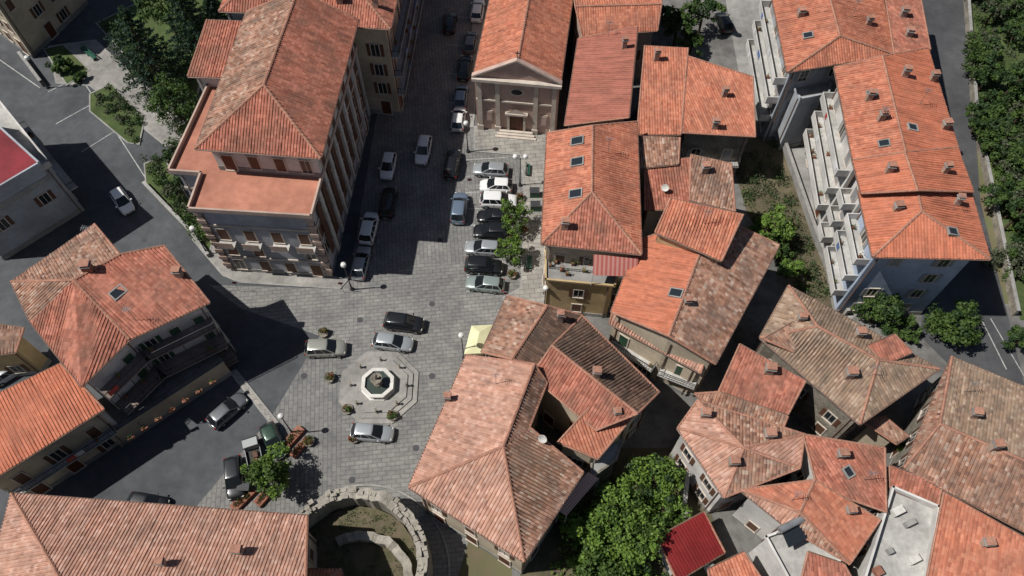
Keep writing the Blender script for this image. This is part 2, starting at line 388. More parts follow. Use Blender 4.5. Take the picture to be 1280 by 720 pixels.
def antenna(bd,u,v,h=2.2):
    r=hit(bd,u,v)
    if not r: return
    p=r[0]; mb=MB(); mb.cyl(p-Z*.2,p+Z*h,.03,.03,'metal',5)
    for i in range(4): mb.box(p+Z*(h-.1)+Vector((i*.2-.3,0,0)),Vector((0,1,0)),Vector((1,0,0)),.7-.1*i,.03,.03,'metal')
    mb.box(p+Z*(h-.1),Vector((1,0,0)),Vector((0,1,0)),.9,.03,.03,'metal'); mb.build('antenna',bd['root'])
def dish(bd,u,v):
    r=hit(bd,u,v)
    if not r: return
    p=r[0]; mb=MB(); mb.cyl(p-Z*.2,p+Z*.7,.03,.03,'metal',5)
    a=p+Z*.8; ax=Vector((-.3,-.8,.5)).normalized(); mb.cyl(a,a+ax*.1,.1,.42,'white2',12,False); mb.cyl(a,a+ax*.02,.4,.4,'white2',12); mb.build('satellite_dish',bd['root'])
# ---------- ground sheets
def sheet(name,px,z,k):
    mb=MB(); pts=[]
    for p in px:
        q=Vector((p[1],p[2],0)) if p[0]=='w' else P(p[0],p[1],0)
        q.z=z; pts.append(q)
    if newell(pts).z<0: pts=pts[::-1]
    mb.face(pts,k); return mb.build(name)
def slab(name,px,h,k,kk='kerb',z0=0):
    mb=MB(); pts=[]
    for p in px:
        q=Vector((p[1],p[2],0)) if p[0]=='w' else P(p[0],p[1],0)
        q.z=h; pts.append(q)
    if newell(pts).z<0: pts=pts[::-1]
    ins,_=inset(pts,.16)
    n=len(pts)
    mb.face([q.copy() for q in ins],k)
    for i in range(n):
        j=(i+1)%n; mb.face([pts[i],pts[j],ins[j],ins[i]],kk)
        a=pts[i].copy();b=pts[j].copy();a.z=z0;b.z=z0; mb.face([a,b,pts[j],pts[i]],kk)
    return mb.build(name)
g=MB(); g.face([Vector((-1500,-1500,0)),Vector((1500,-1500,0)),Vector((1500,1500,0)),Vector((-1500,1500,0))],'ground'); g.build('ground')
sheet('asphalt_road',[(-260,-60),(640,-60),(640,300),(400,740),(-150,800),(-400,300)],.004,'asphalt')
sheet('street_paving',[(505,-60),(625,-60),(600,160),(690,160),(690,380),(640,420),(400,420),(438,340)],.008,'setts2')
sheet('square_paving',[(262,356),(440,362),(520,330),(690,330),(690,420),(640,500),(560,760),(250,760),(340,520),(400,420),(300,385)],.012,'setts')
sheet('square_paving',[(240,640),(340,520),(400,420),(430,470),(420,760),(200,760)],.016,'setts2')
sheet('alley_paving',[(690,-60),(900,-60),(1010,380),(1300,380),(1300,760),(640,760),(640,430),(692,380)],.004,'concd')
sheet('driveway',[(900,-40),(965,-40),(1010,165),(1085,385),(1062,400),(1018,300),(975,175),(925,100)],.008,'conc')
sheet('garden_soil',[(905,170),(972,170),(1016,300),(1055,395),(1010,385),(935,270)],.012,'earth')
sheet('asphalt_road',[(1150,-60),(1206,-60),(1225,250),(1290,520),(1250,520),(1150,420),(1160,300)],.012,'asphalt2')
sheet('garden_soil',[(690,560),(860,560),(930,760),(640,760)],.008,'earth')
slab('pavement',[(240,300),(278,345),(300,354),(425,362),(436,350),(415,345),(470,120),(440,110),(390,330),(285,325),(250,290)],.12,'pave')
slab('church_forecourt',[(592,158),(702,165),(684,240),(655,245),(650,195),(592,190)],.14,'slabs')
slab('pavement',[(655,240),(686,240),(682,400),(640,400),(628,372),(650,360)],.13,'slabs')
slab('pavement',[(592,10),(606,10),(592,160),(580,160)],.12,'pave')
slab('pavement',[(286,465),(296,462),(350,530),(342,536)],.12,'slabs')
slab('park_path',[(60,58),(120,50),(250,170),(215,190),(112,108),(70,105)],.10,'pave')
slab('lawn',[(54,62),(80,56),(113,88),(84,108)],.16,'grass')
slab('lawn',[(112,118),(140,105),(182,150),(175,182),(160,180),(112,140)],.16,'grass')
slab('lawn',[(120,30),(260,-40),(330,-20),(300,60),(252,100),(245,130),(200,120)],.16,'grass')
slab('lawn',[(180,205),(205,196),(268,300),(262,318),(240,290),(182,230)],.16,'grass')
sheet('garden_soil',[(1200,-60),(1500,-60),(1500,420),(1275,400),(1220,160)],.016,'grass')
def line(px1,px2,w=.12,z=.022):
    a=P(*px1);b=P(*px2);d=(b-a).normalized();n=d.cross(Z)*w/2;mb=MB();q=[a+n+Z*z,a-n+Z*z,b-n+Z*z,b+n+Z*z]
    mb.face(q[::-1] if newell(q).z<0 else q,'paint');mb.build('road_marking')
for l in [((100,95),(60,115)),((115,130),(70,155)),((100,95),(190,235)),((150,160),(102,190)),((1238,398),(1280,470)),((1228,402),(1258,462)),((0,75),(50,110)),((205,170),(180,140))]: line(*l)
for i in range(9): line((583,200+i*20.5),(632,197+i*20.6),.1)
for i in range(5): line((558,20+i*36),(588,22+i*36),.1)
for u,v in((540,380),(450,400),(380,470),(540,470),(520,560),(440,600),(180,300),(230,500),(90,200),(550,300),(345,430)):
    mb=MB(); mb.cyl(Z*0,Z*.024,.34,.34,'asphalt2',14); mb.build('manhole_cover',loc=P(u,v))
# ---------- palazzo
def W(x,y,h): return ('w',x,y,h)
pal=house('palazzo',[W(-32.4,46.9,12.3),W(-20.0,46.0,12.3),W(-17.8,69.5,12.3),W(-31,71,12.3),W(-33.6,63.5,12.3),W(-35.4,51.7,12.3),W(-32,51.4,12.3)],[[0,1,2,3,4,5,6]],[0,1,2,3,4,5,6],'terr','bgrey',over=.45,flat=True,parapet=.55,topk='pinkw',sp=2.3,ww=1.05,wh=1.9,floorh=3.0,band=[3.2,9.3],closedp=.75,skip=.05,thick=.3,shopen=False)
def sub(parent,*a,**k):
    b=house(*a,**k); r=b['root']; loc=r.location.copy(); r.parent=parent['root']; r.location=loc-parent['root'].location; return b
pm=sub(pal,'upper_storey',[W(-31.2,51.3,16.6),W(-18.7,50.1,16.6),W(-16.9,69.6,16.6),W(-29.4,70.8,16.6),W(-24.4,56.6,19.9),W(-22.9,70.2,19.9)],[[0,1,4],[1,2,5,4],[3,0,4,5]],[0,1,2,5,3],'red','white',over=.9,base=12.3,sp=2.4,ww=1.0,wh=1.9,floorh=3.2,closedp=.8,tiles=['red','red','old'],shopen=False)
wg=sub(pal,'rear_wing',[W(-35.2,63.3,14.3),W(-29.2,63.0,14.3),W(-28.6,71,15),W(-34.4,71.3,15)],[[0,1,2,3]],[0,1,2,3],'red','white',over=.5,floorh=3.1)
wg2=sub(pal,'rear_wing',[W(-33,72,15.6),W(-24,71.5,15.6),W(-23,82,15.6),W(-32,83,15.6),W(-28.4,76,17.6),W(-27.6,78,17.6)],[[0,1,4],[1,2,5,4],[2,3,5],[3,0,4,5]],[0,1,2,3],'red','white')
mb=MB(); a=Vector((-20.2,46.9,0)); b=Vector((-18.4,69,0)); d=(b-a).normalized(); nv=d.cross(Z)
for i in range(9):
    c=a+d*(1.6+i*2.55)+nv*-.02; 
    mb.box(Vector((c.x,c.y,6.9))+nv*.12,d,nv,.95,.1,8.6,'shut')
    mb.box(Vector((c.x,c.y,6.5))+d*1.25+nv*.14,d,nv,.5,.22,11.4,'white')
mb.build('facade_bays',pal['root'])
mb=MB()
for x in(-30.4,-27.6,-24.6,-21.8): 
    y=46.9-(x+32.4)*.0726+.42; mb.box(Vector((x,y-.5,6.35)),Vector((.997,-.073,0)),Vector((.073,.997,0)),1.8,1.0,.14,'slabw'); mb.box(Vector((x,y-.98,6.95)),Vector((.997,-.073,0)),Vector((.073,.997,0)),1.8,.05,.9,'pinkw')
for x,y in((-31.95,47.25),(-20.55,46.4)):
    for i in range(16): mb.box(Vector((x,y,.9+i*.7)),Vector((.997,-.073,0)),Vector((.073,.997,0)),.9 if i%2 else .6,.16+.1*(i%2),.6,'pinkw')
mb.build('balconies',pal['root'])
for u,v in((268,160),(352,52),(300,75),(385,150),(418,60)): chimney(pm,u,v)
antenna(pm,365,20); antenna(pm,330,90)
pal2=house('apartment_building',[W(-25,70.9,15),W(-13.6,69.8,15),W(-11.5,98,15),W(-23,99,15),W(-19,76,17.5),W(-17.5,95,17.5)],[[0,1,4],[1,2,5,4],[2,3,5],[3,0,4,5]],[0,1,2,3],'red','cream',over=.8,sp=2.5,balc=(1,),bdepth=1.0,wh=1.8)
chimney(pal2,470,8); chimney(pal2,425,3)
# ---------- church
ch=house('church',[W(-4.5,68.9,9),W(5.7,67.7,9),W(9.6,97,9),W(-.6,98,9),W(.65,68.3,11.7),W(4.6,97.5,11.7)],[[0,4,5,3],[1,2,5,4]],[0,4,1,2,5,3],'orange','churchw',over=.3,win=False)
mb=MB(); fl=Vector((-4.4,68.55,0)); fr=Vector((5.55,67.35,0)); d=(fr-fl).normalized(); nv=d.cross(Z); Lw=(fr-fl).length
cc=(fl+fr)/2
mb.box(cc+Z*4.5-nv*.2,d,nv,Lw,.5,9,'churchw')
pt=lambda s,z,o=0: fl+d*s+Z*z+nv*o
f=[pt(0,9,.05),pt(Lw,9,.05),pt(Lw/2,12.1,.05)]; bk=[pt(0,9,-.45),pt(Lw,9,-.45),pt(Lw/2,12.1,-.45)]
mb.face(f,'churchw'); mb.face(bk[::-1],'churchw')
for s in(.5,2.7,Lw-2.7,Lw-.5): mb.box(pt(s,4.6,.17),d,nv,.55,.24,8.4,'trim'); mb.box(pt(s,.5,.22),d,nv,.75,.34,1,'trim'); mb.box(pt(s,8.6,.22),d,nv,.75,.34,.3,'trim')
mb.box(pt(Lw/2,8.95,.3),d,nv,Lw+.6,.6,.4,'trim'); mb.box(pt(Lw/2,5.4,.14),d,nv,Lw-.2,.2,.25,'trim')
for s0,s1 in((0,1),(1,0)):
    a=pt(-.3 if s0==0 else Lw+.3,9.15,.1); b=pt(Lw/2,12.2,.1); k=b-a; e=k.normalized(); up=Vector((0,0,1)); w=nv*.28
    q=[a-w,a+w,b+w,b-w]; q2=[x+up*.25 for x in q]
    mb.face(q2,'churchw'); mb.face([q[1],q[2],q2[2],q2[1]],'trim'); mb.face([q[0],q[1],q2[1],q2[0]],'trim'); mb.face([q[3],q[0],q2[0],q2[3]],'trim')
mb.box(pt(Lw/2,1.6,.12),d,nv,1.6,.1,2.9,'door'); 
for s in(-1,1): mb.box(pt(Lw/2+s*1.0,1.7,.2),d,nv,.3,.34,3.2,'trim')
mb.box(pt(Lw/2,3.5,.26),d,nv,2.8,.5,.3,'trim'); mb.face([pt(Lw/2-1.4,3.66,.4),pt(Lw/2+1.4,3.66,.4),pt(Lw/2,4.5,.4)],'trim')
for s in (1.6,Lw-1.6):
    mb.box(pt(s,2.6,.09),d,nv,.9,.08,1.9,'trim'); mb.box(pt(s,2.6,.15),d,nv,.6,.04,1.5,'churchw')
ov=[pt(Lw/2+.95*math.cos(t*math.pi/8),7.1+.65*math.sin(t*math.pi/8),.10) for t in range(16)]; mb.face(ov,'trim')
ov=[pt(Lw/2+.68*math.cos(t*math.pi/8),7.1+.43*math.sin(t*math.pi/8),.13) for t in range(16)]; mb.face(ov,'glass')
mb.box(pt(Lw/2,12.9,-.1),d,nv,.1,.1,1.1,'rail'); mb.box(pt(Lw/2,13.1,-.1),d,nv,.55,.1,.1,'rail')
for i in range(3): mb.box(pt(Lw/2,.14+.075*(3-i),.5+.35*i),d,nv,4.2+.5*i,.34,.15*(3-i),'trim')
mb.build('facade',ch['root'])
# ---------- houses
H={}
H['c1']=house('town_house',[(714,-30,9.5),(828,-30,9.5),(822,38,9),(728,46,9),(719,8,11),(827,5,11)],[[3,2,5,4],[0,1,5,4]],[3,2,5,1,0,4],'orange','pinkw')
H['c1b']=house('town_house',[(735,-60,11),(800,-60,11),(795,8,10.5),(738,10,10.5)],[[0,1,2,3]],[0,1,2,3],'red','cream')
H['c2']=house('town_house',[(723,48,9.2),(797,33,10.6),(786,147,10.6),(706,157,9.2)],[[0,1,2,3]],[0,1,2,3],'plainred','pinkw')
H['c3']=house('town_house',[(806,57,10.6),(860,60,10.6),(851,168,8.8),(796,168,8.8)],[[0,1,2,3]],[0,1,2,3],'orange','cream',balc=(2,),bdepth=.9)
H['c4']=house('town_house',[(859,70,10.4),(941,96,9.6),(944,171,8.4),(852,166,8.8)],[[0,1,2,3]],[0,1,2,3],'orange','stone',sh='shutgrey',balc=(2,),bdepth=1)
H['d']=house('corner_house',[(684,166,11),(796,152,11),(802,318,11),(677,305,11),(741,157,12.8),(740,240,13)],[[0,3,5,4],[3,2,5],[2,1,4,5]],[0,3,2,1,4],'red','cream',sp=2.6,tiles=['orange','red','orange'],balc=(1,),bdepth=1.0)
for q in((722,177),(722,203),(720,243)): skylight(H['d'],*q,w=.9,l=1.2)
chimney(H['d'],706,285); antenna(H['d'],760,190)
H['d2']=house('corner_house_annex',[(797,170,10),(850,172,10),(848,205,9.5),(800,210,9.5)],[[0,1,2,3]],[0,1,2,3],'old','white')
dt=house('terrace_block',[(682,312,7.2),(778,322,7.2),(768,358,7.2),(682,350,7.2)],[[0,1,2,3]],[0,1,2,3],'conc','ochre',flat=True,over=.2,parapet=.25,sp=3.2,closedp=.2)
mb=MB(); q=[P(742,318,10.2),P(798,322,10.2),P(797,346,9.2),P(741,344,9.2)]; mb.face([q[3],q[2],q[1],q[0]],'awn',[(0,0),(4,0),(4,2),(0,2)])
for p in(q[2],q[3]): mb.cyl(Vector((p.x,p.y,7.2)),p,.04,.04,'railw',6)
for i in range(12):
    c=P(688+i*7,U(325,345),7.25); mb.box(c+Z*.2,Vector((1,0,0)),Vector((0,1,0)),.3,.3,.4,'brick'); leaves(mb,c+Z*.6,.3,18,.11,random.choice(['lf','lfl','redl']),.9)
mb.build('awning_and_pots',dt['root'])
H['e1']=house('town_house',[(806,204,9.4),(862,197,9.4),(862,262,8),(806,262,8)],[[0,1,2,3]],[0,1,2,3],'red','white')
H['e2']=house('town_house',[(864,193,11),(914,204,11),(919,264,9.8),(862,250,9.8)],[[0,1,2,3]],[0,1,2,3],'old','cream')
for q in((893,160),(830,110),(905,120)): chimney(H['c4'],*q)
chimney(H['c3'],820,75); chimney(H['c2'],780,60); antenna(H['c2'],760,45)
chimney(H['e2'],880,215); dish(H['e1'],830,240)
H['f2']=house('gabled_house',[(798,300,9.5),(764,390,9.5),(836,420,11.4),(894,455,9.5),(974,306,9.5),(893,268,11.4)],[[0,1,2,5],[2,3,4,5]],[0,1,2,3,4,5],'orange','cream',tiles=['orange2','old'],balc=(1,2),bdepth=.9,sp=2.4,sh='shutg')
H['f1']=house('attic_house',[(838,248,13.2),(929,268,13.2),(902,326,12.2),(819,290,12.2)],[[0,1,2,3]],[0,1,2,3],'orange','ochre',over=.3,win=False)
H['f3']=house('porch_roof',[(765,392,8),(882,446,8),(876,466,7),(762,404,7)],[[0,1,2,3]],[0,1,2,3],'pink','cream',over=.3,win=False)
skylight(H['f2'],845,367); chimney(H['f2'],858,380,.5,.8); antenna(H['f1'],880,280)
H['g1']=house('courtyard_palazzo',[(583,444,9),(511,609,9),(655,702,9),(729,590,9),(662,534,10.4),(629,558,11.6),(668,455,11.2),(684,478,9.8)],[[0,1,5,6],[1,2,5],[2,3,4,5],[5,4,7,6]],[0,1,2,3,4,7,6],'pink','cream',tiles=['pink','pink','old','old'],over=.5,sp=2.8,closedp=.6)
H['g2']=house('town_house',[(634,370,9),(602,440,9.2),(640,449,10.6),(672,456,9.8),(728,394,9),(684,382,10.6)],[[0,1,2,5],[2,3,4,5]],[0,1,2,3,4,5],'old','cream',tiles=['old','dark'])
H['g3']=house('town_house',[(728,395,9),(824,490,8.6),(797,517,10.4),(690,432,10.8),(664,470,9.6),(745,538,9.2)],[[0,1,2,3],[3,2,5,4]],[0,1,2,5,4,3],'old','cream',tiles=['dark','red'])
H['g4']=house('town_house',[(745,500,9.8),(794,517,9),(747,574,8.2),(697,553,9)],[[0,1,2,3]],[0,1,2,3],'orange','cream',over=.3)
chimney(H['g3'],745,470); chimney(H['g2'],700,400); dish(H['g1'],678,552); chimney(H['g4'],770,520); chimney(H['g1'],560,500); antenna(H['g1'],620,480)
H['g5']=house('garden_annex',[(740,568,6),(778,550,6),(770,575,5.6),(738,598,5.6)],[[0,1,2,3]],[0,1,2,3],'conc','stone',flat=True,over=.1,parapet=.2,win=False)
mb=MB(); q=[P(735,590,6.2),P(748,598,6.2),P(708,645,5.2),P(694,636,5.2)]; mb.face([q[0],q[3],q[2],q[1]],'awn2',[(0,0),(0,6),(2,6),(2,0)])
for p in q: mb.cyl(Vector((p.x,p.y,0)),p-Z*.02,.05,.05,'railw',6)
mb.build('striped_canopy')
H['h']=house('long_palazzo',[(14,617,9),(384,645,9),(380,900,9),(-60,900,9),(82,735,12.4),(381,760,12.4)],[[0,1,5,4],[1,2,5],[2,3,4,5],[3,0,4]],[0,1,2,3],'pink','cream',over=.6)
H['h2']=house('small_house',[(362,712,7.5),(426,712,7.5),(450,800,7.5),(352,800,7.5),(392,735,9)],[[0,1,4],[1,2,4],[2,3,4],[3,0,4]],[0,1,2,3],'orange','cream')
chimney(H['h'],205,705); chimney(H['h'],300,690)
# left houses
H['j1']=house('white_house',[(14,352,11.3),(118,280,11.3),(150,318,13.3),(205,307,12.5),(262,378,11.1),(162,424,11.3),(102,483,11.1),(38,402,11.3),(92,350,13.6)],[[0,1,2,8],[8,2,3,4,5],[7,8,5,6],[0,8,7]],[0,1,2,3,4,5,6,7],'red','white',tiles=['old','red','red','old'],sp=2.2,sh='shutg',floorh=3.4)
# storeys with long balconies, roof shade put into the slab colour, stepping in along the two wings of the facade
mb=MB(); n_=len(H['j1']['wp']); sg=H['j1']['sg']
for i in (4,5):
    A=H['j1']['wp'][i]; B=H['j1']['wp'][(i+1)%n_]; A=Vector((A.x,A.y,0)); B=Vector((B.x,B.y,0)); d=(B-A).normalized(); nv=d.cross(Z)*sg
    for z in(1.2,4.6,8.0):
        dp=1.5 if z>5 else 1.9
        balcony(mb,A+d*.1,B-d*.1,z,dp,nv,'slabshade','rail')
        for j in range(3):
            c=A.lerp(B,(j+.5)/3); mb.cyl(Vector((c.x,c.y,max(0,z-3.3)))+nv*(dp-.1),Vector((c.x,c.y,z))+nv*(dp-.1),.05,.05,'rail',6)
mb.build('long_balconies',H['j1']['root'])
lowb=house('shop_front_block',[('g',152,560,3.3),('g',292,468,3.3),('g',268,440,3.3),('g',132,520,3.3)],[[0,1,2,3]],[0,1,2,3],'concd','cream',flat=True,over=.1,sp=2.6,win=True,floorh=2.9,closedp=.8)
mb=MB()
for a,b in(((152,560),(292,468)),((292,468),(268,440))):
    A=P(*a);B=P(*b); d=(B-A).normalized(); L=(B-A).length
    n_=d.cross(Z)
    mb.box((A+B)/2+Z*4.3,d,n_,L,.06,.06,'rail')
    for i in range(int(L/.3)): mb.box(A+d*(i*.3)+Z*3.8,d,n_,.03,.03,1.0,'rail')
for i in range(7):
    c=P(165+i*17,548-i*11.5,3.3); leaves(mb,c+Z*.5,.3,20,.12,random.choice(['lf','redl','lfd']),.9); mb.box(c+Z*.18,Vector((.8,.5,0)),Vector((-.5,.8,0)),.7,.3,.3,'brick')
mb.build('terrace_railing',lowb['root'])
skylight(H['j1'],148,366,1.2,.8); chimney(H['j1'],112,338,.8,1.2,'brick'); antenna(H['j1'],170,400); antenna(H['j1'],118,300); chimney(H['j1'],225,345)
H['j2']=house('town_house',[(-30,505,9),(76,454,9),(130,511,7.8),(-30,612,7.8)],[[0,1,2,3]],[0,1,2,3],'orange2','cream',balc=(2,),bdepth=.9)
H['j2c']=house('porch_roof',[(75,455,8.4),(100,478,8.2),(130,511,7.6),(92,531,7.6),(62,480,8.4)],[[0,1,2,3,4]],[0,1,2,3,4],'red','white',over=.3,win=False)
H['j2b']=house('low_house',[(-40,400,7),(30,410,7),(20,440,6),(-40,448,6)],[[0,1,2,3]],[0,1,2,3],'old','ochre')
H['j3']=house('flat_roofed_house',[(-90,130,8.4),(-2,125,8.4),(64,207,8.4),(-50,275,8.4)],[[0,1,2,3]],[0,1,2,3],'slabw','grey',flat=True,over=.15,parapet=.8,topk='white',sp=3.5,balc=(1,),bdepth=1)
H['j3b']=sub(H['j3'],'upper_floor',[(-110,130,11),(-16,145,11),(50,205,11),(-60,270,11)],[[0,1,2,3]],[0,1,2,3],'redroof','grey',flat=True,over=.1,base=8.4,parapet=.3,topk='grey',win=False)
H['j4']=house('ochre_apartment_building',[('g',42,74,13),('g',112,5,13),('g',60,-90,13),('g',-90,-20,13)],[[0,1,2,3]],[0,1,2,3],'red','cream',over=.1,sp=2.6,ribs=False)
# right terrace row
kk=dict(over=.9,sp=3.0,bsolid='white',brail='railw',bdepth=1.4,closedp=.5,sh='shutgrey')
H['k3']=house('apartment_row',[(1073,238,13),(1091,321,13),(1238,324,13),(1213,237,13),(1145,228,14.6),(1152,264,14.8)],[[0,1,5,4],[1,2,5],[2,3,4,5]],[0,1,2,3,4],'orange2','blue',balc=(0,),**kk)
H['k2']=house('apartment_row',[(1066,200,13.8),(1077,242,13.8),(1217,240,13.8),(1197,184,13.8),(1131,190,15.4),(1147,238,15.6)],[[0,1,5,4],[2,3,4,5]],[0,1,5,2,3,4],'orange2','white',balc=(0,),**kk)
H['k1']=house('apartment_row',[(1043,84,13.4),(1067,203,13.4),(1199,188,13.4),(1160,60,13.4),(1103,70,15),(1133,194,15)],[[0,1,5,4],[2,3,4,5]],[0,1,5,2,3,4],'orange2','white',balc=(0,),tiles=['orange','orange2'],**kk)
H['k0']=house('apartment_row',[(960,-30,13),(984,90,13),(1118,68,13),(1098,-30,13),(1030,-30,14.8),(1050,45,14.8)],[[0,1,5,4],[1,2,5],[2,3,4,5]],[0,1,2,3,4],'orange','grey',balc=(0,),**kk)
H['k0b']=house('apartment_row',[(1098,-60,14),(1118,70,13.6),(1163,62,13.4),(1140,-60,14)],[[0,1,2,3]],[0,1,2,3],'red','white',**kk)
H['k4']=house('stair_tower',[(984,96,9),(1040,92,9),(1035,118,9),(1000,125,9)],[[0,1,2,3]],[0,1,2,3],'conc','grey',flat=True,over=.1,parapet=.3,win=False)
for b,u,v in(('k1',1085,125),('k1',1130,95),('k1',1165,100),('k1',1100,150),('k2',1110,215),('k2',1180,215),('k3',1195,255),('k3',1120,262),('k0',1000,20),('k0',1085,30),('k1',1180,160),('k0b',1128,20),('k0b',1135,45)): chimney(H[b],u,v,.6,.9)
for b,u,v in(('k1',1098,152),('k3',1190,262),('k0',1065,20),('k1',1150,130)): antenna(H[b],u,v)
for q in((1090,118),(1105,180),(1140,160)): skylight(H['k1'],*q,w=.7,l=.9)
skylight(H['k0'],1010,45,.7,.9); skylight(H['k3'],1190,290,.7,.9)
# old quarter lower right
H['m1']=house('old_stone_house',[(986,357,8.3),(1174,461,8.3),(1075,530,8.3),(950,422,8.3),(1022,408,10),(1098,450,10)],[[0,1,5,4],[1,2,5],[2,3,4,5],[3,0,4]],[0,1,2,3],'brown','stone')
H['m1b']=house('roof_loggia',[(1085,432,10.2),(1118,418,10.2),(1140,440,9.6),(1105,455,9.6)],[[0,1,2,3]],[0,1,2,3],'red','pinkw',win=False,over=.1)
H['m1c']=house('roof_dormer',[(955,424,9.2),(1000,398,9.2),(1030,406,8.8),(992,440,8.8)],[[0,1,2,3]],[0,1,2,3],'old','stone',win=False,over=.2)
H['m2']=house('old_house',[(925,430,8.6),(1007,476,8.6),(985,518,7.6),(898,490,7.6)],[[0,1,2,3]],[0,1,2,3],'red','cream')
H['m2b']=house('old_house',[(868,492,7.4),(900,490,7.8),(985,520,7.8),(975,545,7),(905,520,7)],[[0,1,2,3,4]],[0,1,2,3,4],'old','cream',win=False)
H['m3']=house('old_white_house',[(872,500,8.2),(1006,543,8.6),(1000,585,9),(905,622,7.8),(847,535,7.8),(930,560,9.4)],[[0,1,5],[1,2,5],[2,3,5],[3,4,5],[4,0,5]],[0,1,2,3,4],'pink','white',tiles=['old','pink','old','pink','pink'])
H['m4']=house('old_house',[(1004,543,9.6),(1106,560,8.8),(1108,640,8),(1022,610,8.8)],[[0,1,2,3]],[0,1,2,3],'red','white')
H['m5']=house('old_house',[(925,612,8),(1018,600,9.2),(1100,650,8.2),(1062,705,7.4),(985,660,8),(1000,640,9.4)],[[0,1,5],[1,2,3,5],[3,4,5],[4,0,5]],[0,1,2,3,4],'orange','white',tiles=['orange','orange','old','pink'])
H['m6']=house('terrace_house',[(1112,612,7),(1168,636,7),(1150,760,7),(1072,740,7)],[[0,1,2,3]],[0,1,2,3],'slabw','white',flat=True,over=.1,parapet=.9)
H['m7']=house('old_house',[(1190,446,8),(1320,500,8),(1330,690,8),(1130,585,8),(1175,530,9.6),(1290,580,9.6)],[[0,1,5,4],[1,2,5],[2,3,4,5],[3,0,4]],[0,1,2,3],'brown','stone',tiles=['brown','brown','old','old'])
H['m8']=house('old_house',[(1180,615,9.4),(1330,700,9.4),(1330,830,8),(1145,790,8)],[[0,1,2,3]],[0,1,2,3],'orange','cream')
H['m8b']=house('old_house',[(1112,582,8),(1178,606,8),(1172,634,7.4),(1112,610,7.4)],[[0,1,2,3]],[0,1,2,3],'red','cream')
H['m9']=house('terrace_house',[(956,672,6.6),(1012,652,6.6),(1050,700,6.6),(990,735,6.6)],[[0,1,2,3]],[0,1,2,3],'slabw','white',flat=True,over=.1,parapet=.5)
H['m9b']=house('old_house',[(1010,690,8),(1055,705,8),(1085,760,7.5),(990,770,7.5)],[[0,1,2,3]],[0,1,2,3],'red','white')
H['m10']=house('red_metal_shed',[(821,672,3.6),(880,640,3.6),(906,690,3),(846,726,3)],[[0,1,2,3]],[0,1,2,3],'redmetal','white',ribs=True,over=.3,win=False)
H['m11']=house('low_house',[(885,712,5),(930,690,5),(990,780,4.5),(900,800,4.5)],[[0,1,2,3]],[0,1,2,3],'orange','white')
H['m12']=house('small_stone_house',[(1075,525,5.5),(1105,520,5.5),(1135,545,5),(1120,555,5)],[[0,1,2,3]],[0,1,2,3],'old','cream',win=False)
# neighbouring houses just outside the picture so the town carries on
H['n1']=house('town_house',[(1400,150,8),(1500,170,8),(1500,260,7),(1400,240,7)],[[0,1,2,3]],[0,1,2,3],'old','cream')
H['n2']=house('town_house',[(-260,330,9),(-140,330,9),(-140,460,8),(-260,460,8)],[[0,1,2,3]],[0,1,2,3],'red','cream')
H['n3']=house('town_house',[W(10,101,10),W(24,100,10),W(26,112,9),W(11,114,9)],[[0,1,2,3]],[0,1,2,3],'orange','pinkw')
H['n4']=house('town_house',[W(-24,104,12),W(-12,103,12),W(-10,120,11),W(-23,121,11)],[[0,1,2,3]],[0,1,2,3],'old','cream')
for b,u,v in(('m1',1072,420),('m1',1060,470),('m2',960,465),('m3',915,580),('m3',960,545),('m4',1050,570),('m5',1060,640),('m7',1215,520),('m7',1240,560),('m8',1230,680),('m3',880,520),('m1',1000,400)): chimney(H[b],u,v,.7,.9)
for b,u,v in(('m4',1080,600),('m1',1085,470),('m7',1205,490),('m5',990,625)): antenna(H[b],u,v)
skylight(H['m4'],1060,590,.6,.8)
mb=MB()
for u,v in((1120,640),(1135,655),(1110,690),(1140,700),(1095,715)):
    c=P(u,v,7.0); mb.box(c+Z*.35,Vector((.9,.4,0)),Vector((-.4,.9,0)),U(.4,1.2),U(.4,.8),.6,random.choice(['white2','conc','brick']))
mb.build('terrace_furniture',H['m6']['root'])
mb=MB(); p=P(990,655,8.6); x=Vector((.9,.43,0)); mb.cyl(p-x*1.4+Z*.3,p+x*1.4+Z*.3,.32,.32,'metal',12)
y=Z.cross(x); mb.face([p-x*1.2+Z*.1,p+x*1.2+Z*.1,p+x*1.2-y*1.5-Z*.6,p-x*1.2-y*1.5-Z*.6][::-1],'glass')
for s in(-1,1): mb.cyl(p+x*s*1.1-Z*2.2,p+x*s*1.1+Z*.2,.04,.04,'metal',5)
mb.build('solar_water_heater')
# ---------- round stone tower
def ringwall(cx,cy,ro,ri,h,k,a0=0,a1=360,n=48,z0=0,cap='trim',jit=0,slope=0):
    mb=MB(); m=max(3,int(n*(a1-a0)/360)); js=[1+U(-jit,jit) for _ in range(m+1)]; jh=[U(-jit,jit)*6-slope*abs(i/m-.45) for i in range(m+1)]
    f=lambda r,a,z: Vector((cx+r*math.cos(a),cy+r*math.sin(a),z))
    for i in range(m):
        A=math.radians(a0+(a1-a0)*i/m);B=math.radians(a0+(a1-a0)*(i+1)/m); jA,jB=js[i],js[i+1]; hA,hB=h+jh[i],h+jh[i+1]
        mb.face([f(ro*jA,A,z0),f(ro*jB,B,z0),f(ro*jB,B,hB),f(ro*jA,A,hA)],k); mb.face([f(ri*jB,B,z0),f(ri*jA,A,z0),f(ri*jA,A,hA),f(ri*jB,B,hB)],k)
        mb.face([f(ri*jA,A,hA),f(ro*jA,A,hA),f(ro*jB,B,hB),f(ri*jB,B,hB)],cap)
    for a,j,hh in((a0,js[0],h+jh[0]),(a1,js[-1],h+jh[-1])):
        a=math.radians(a); mb.face([f(ri*j,a,z0),f(ro*j,a,z0),f(ro*j,a,hh),f(ri*j,a,hh)],k)
    return mb
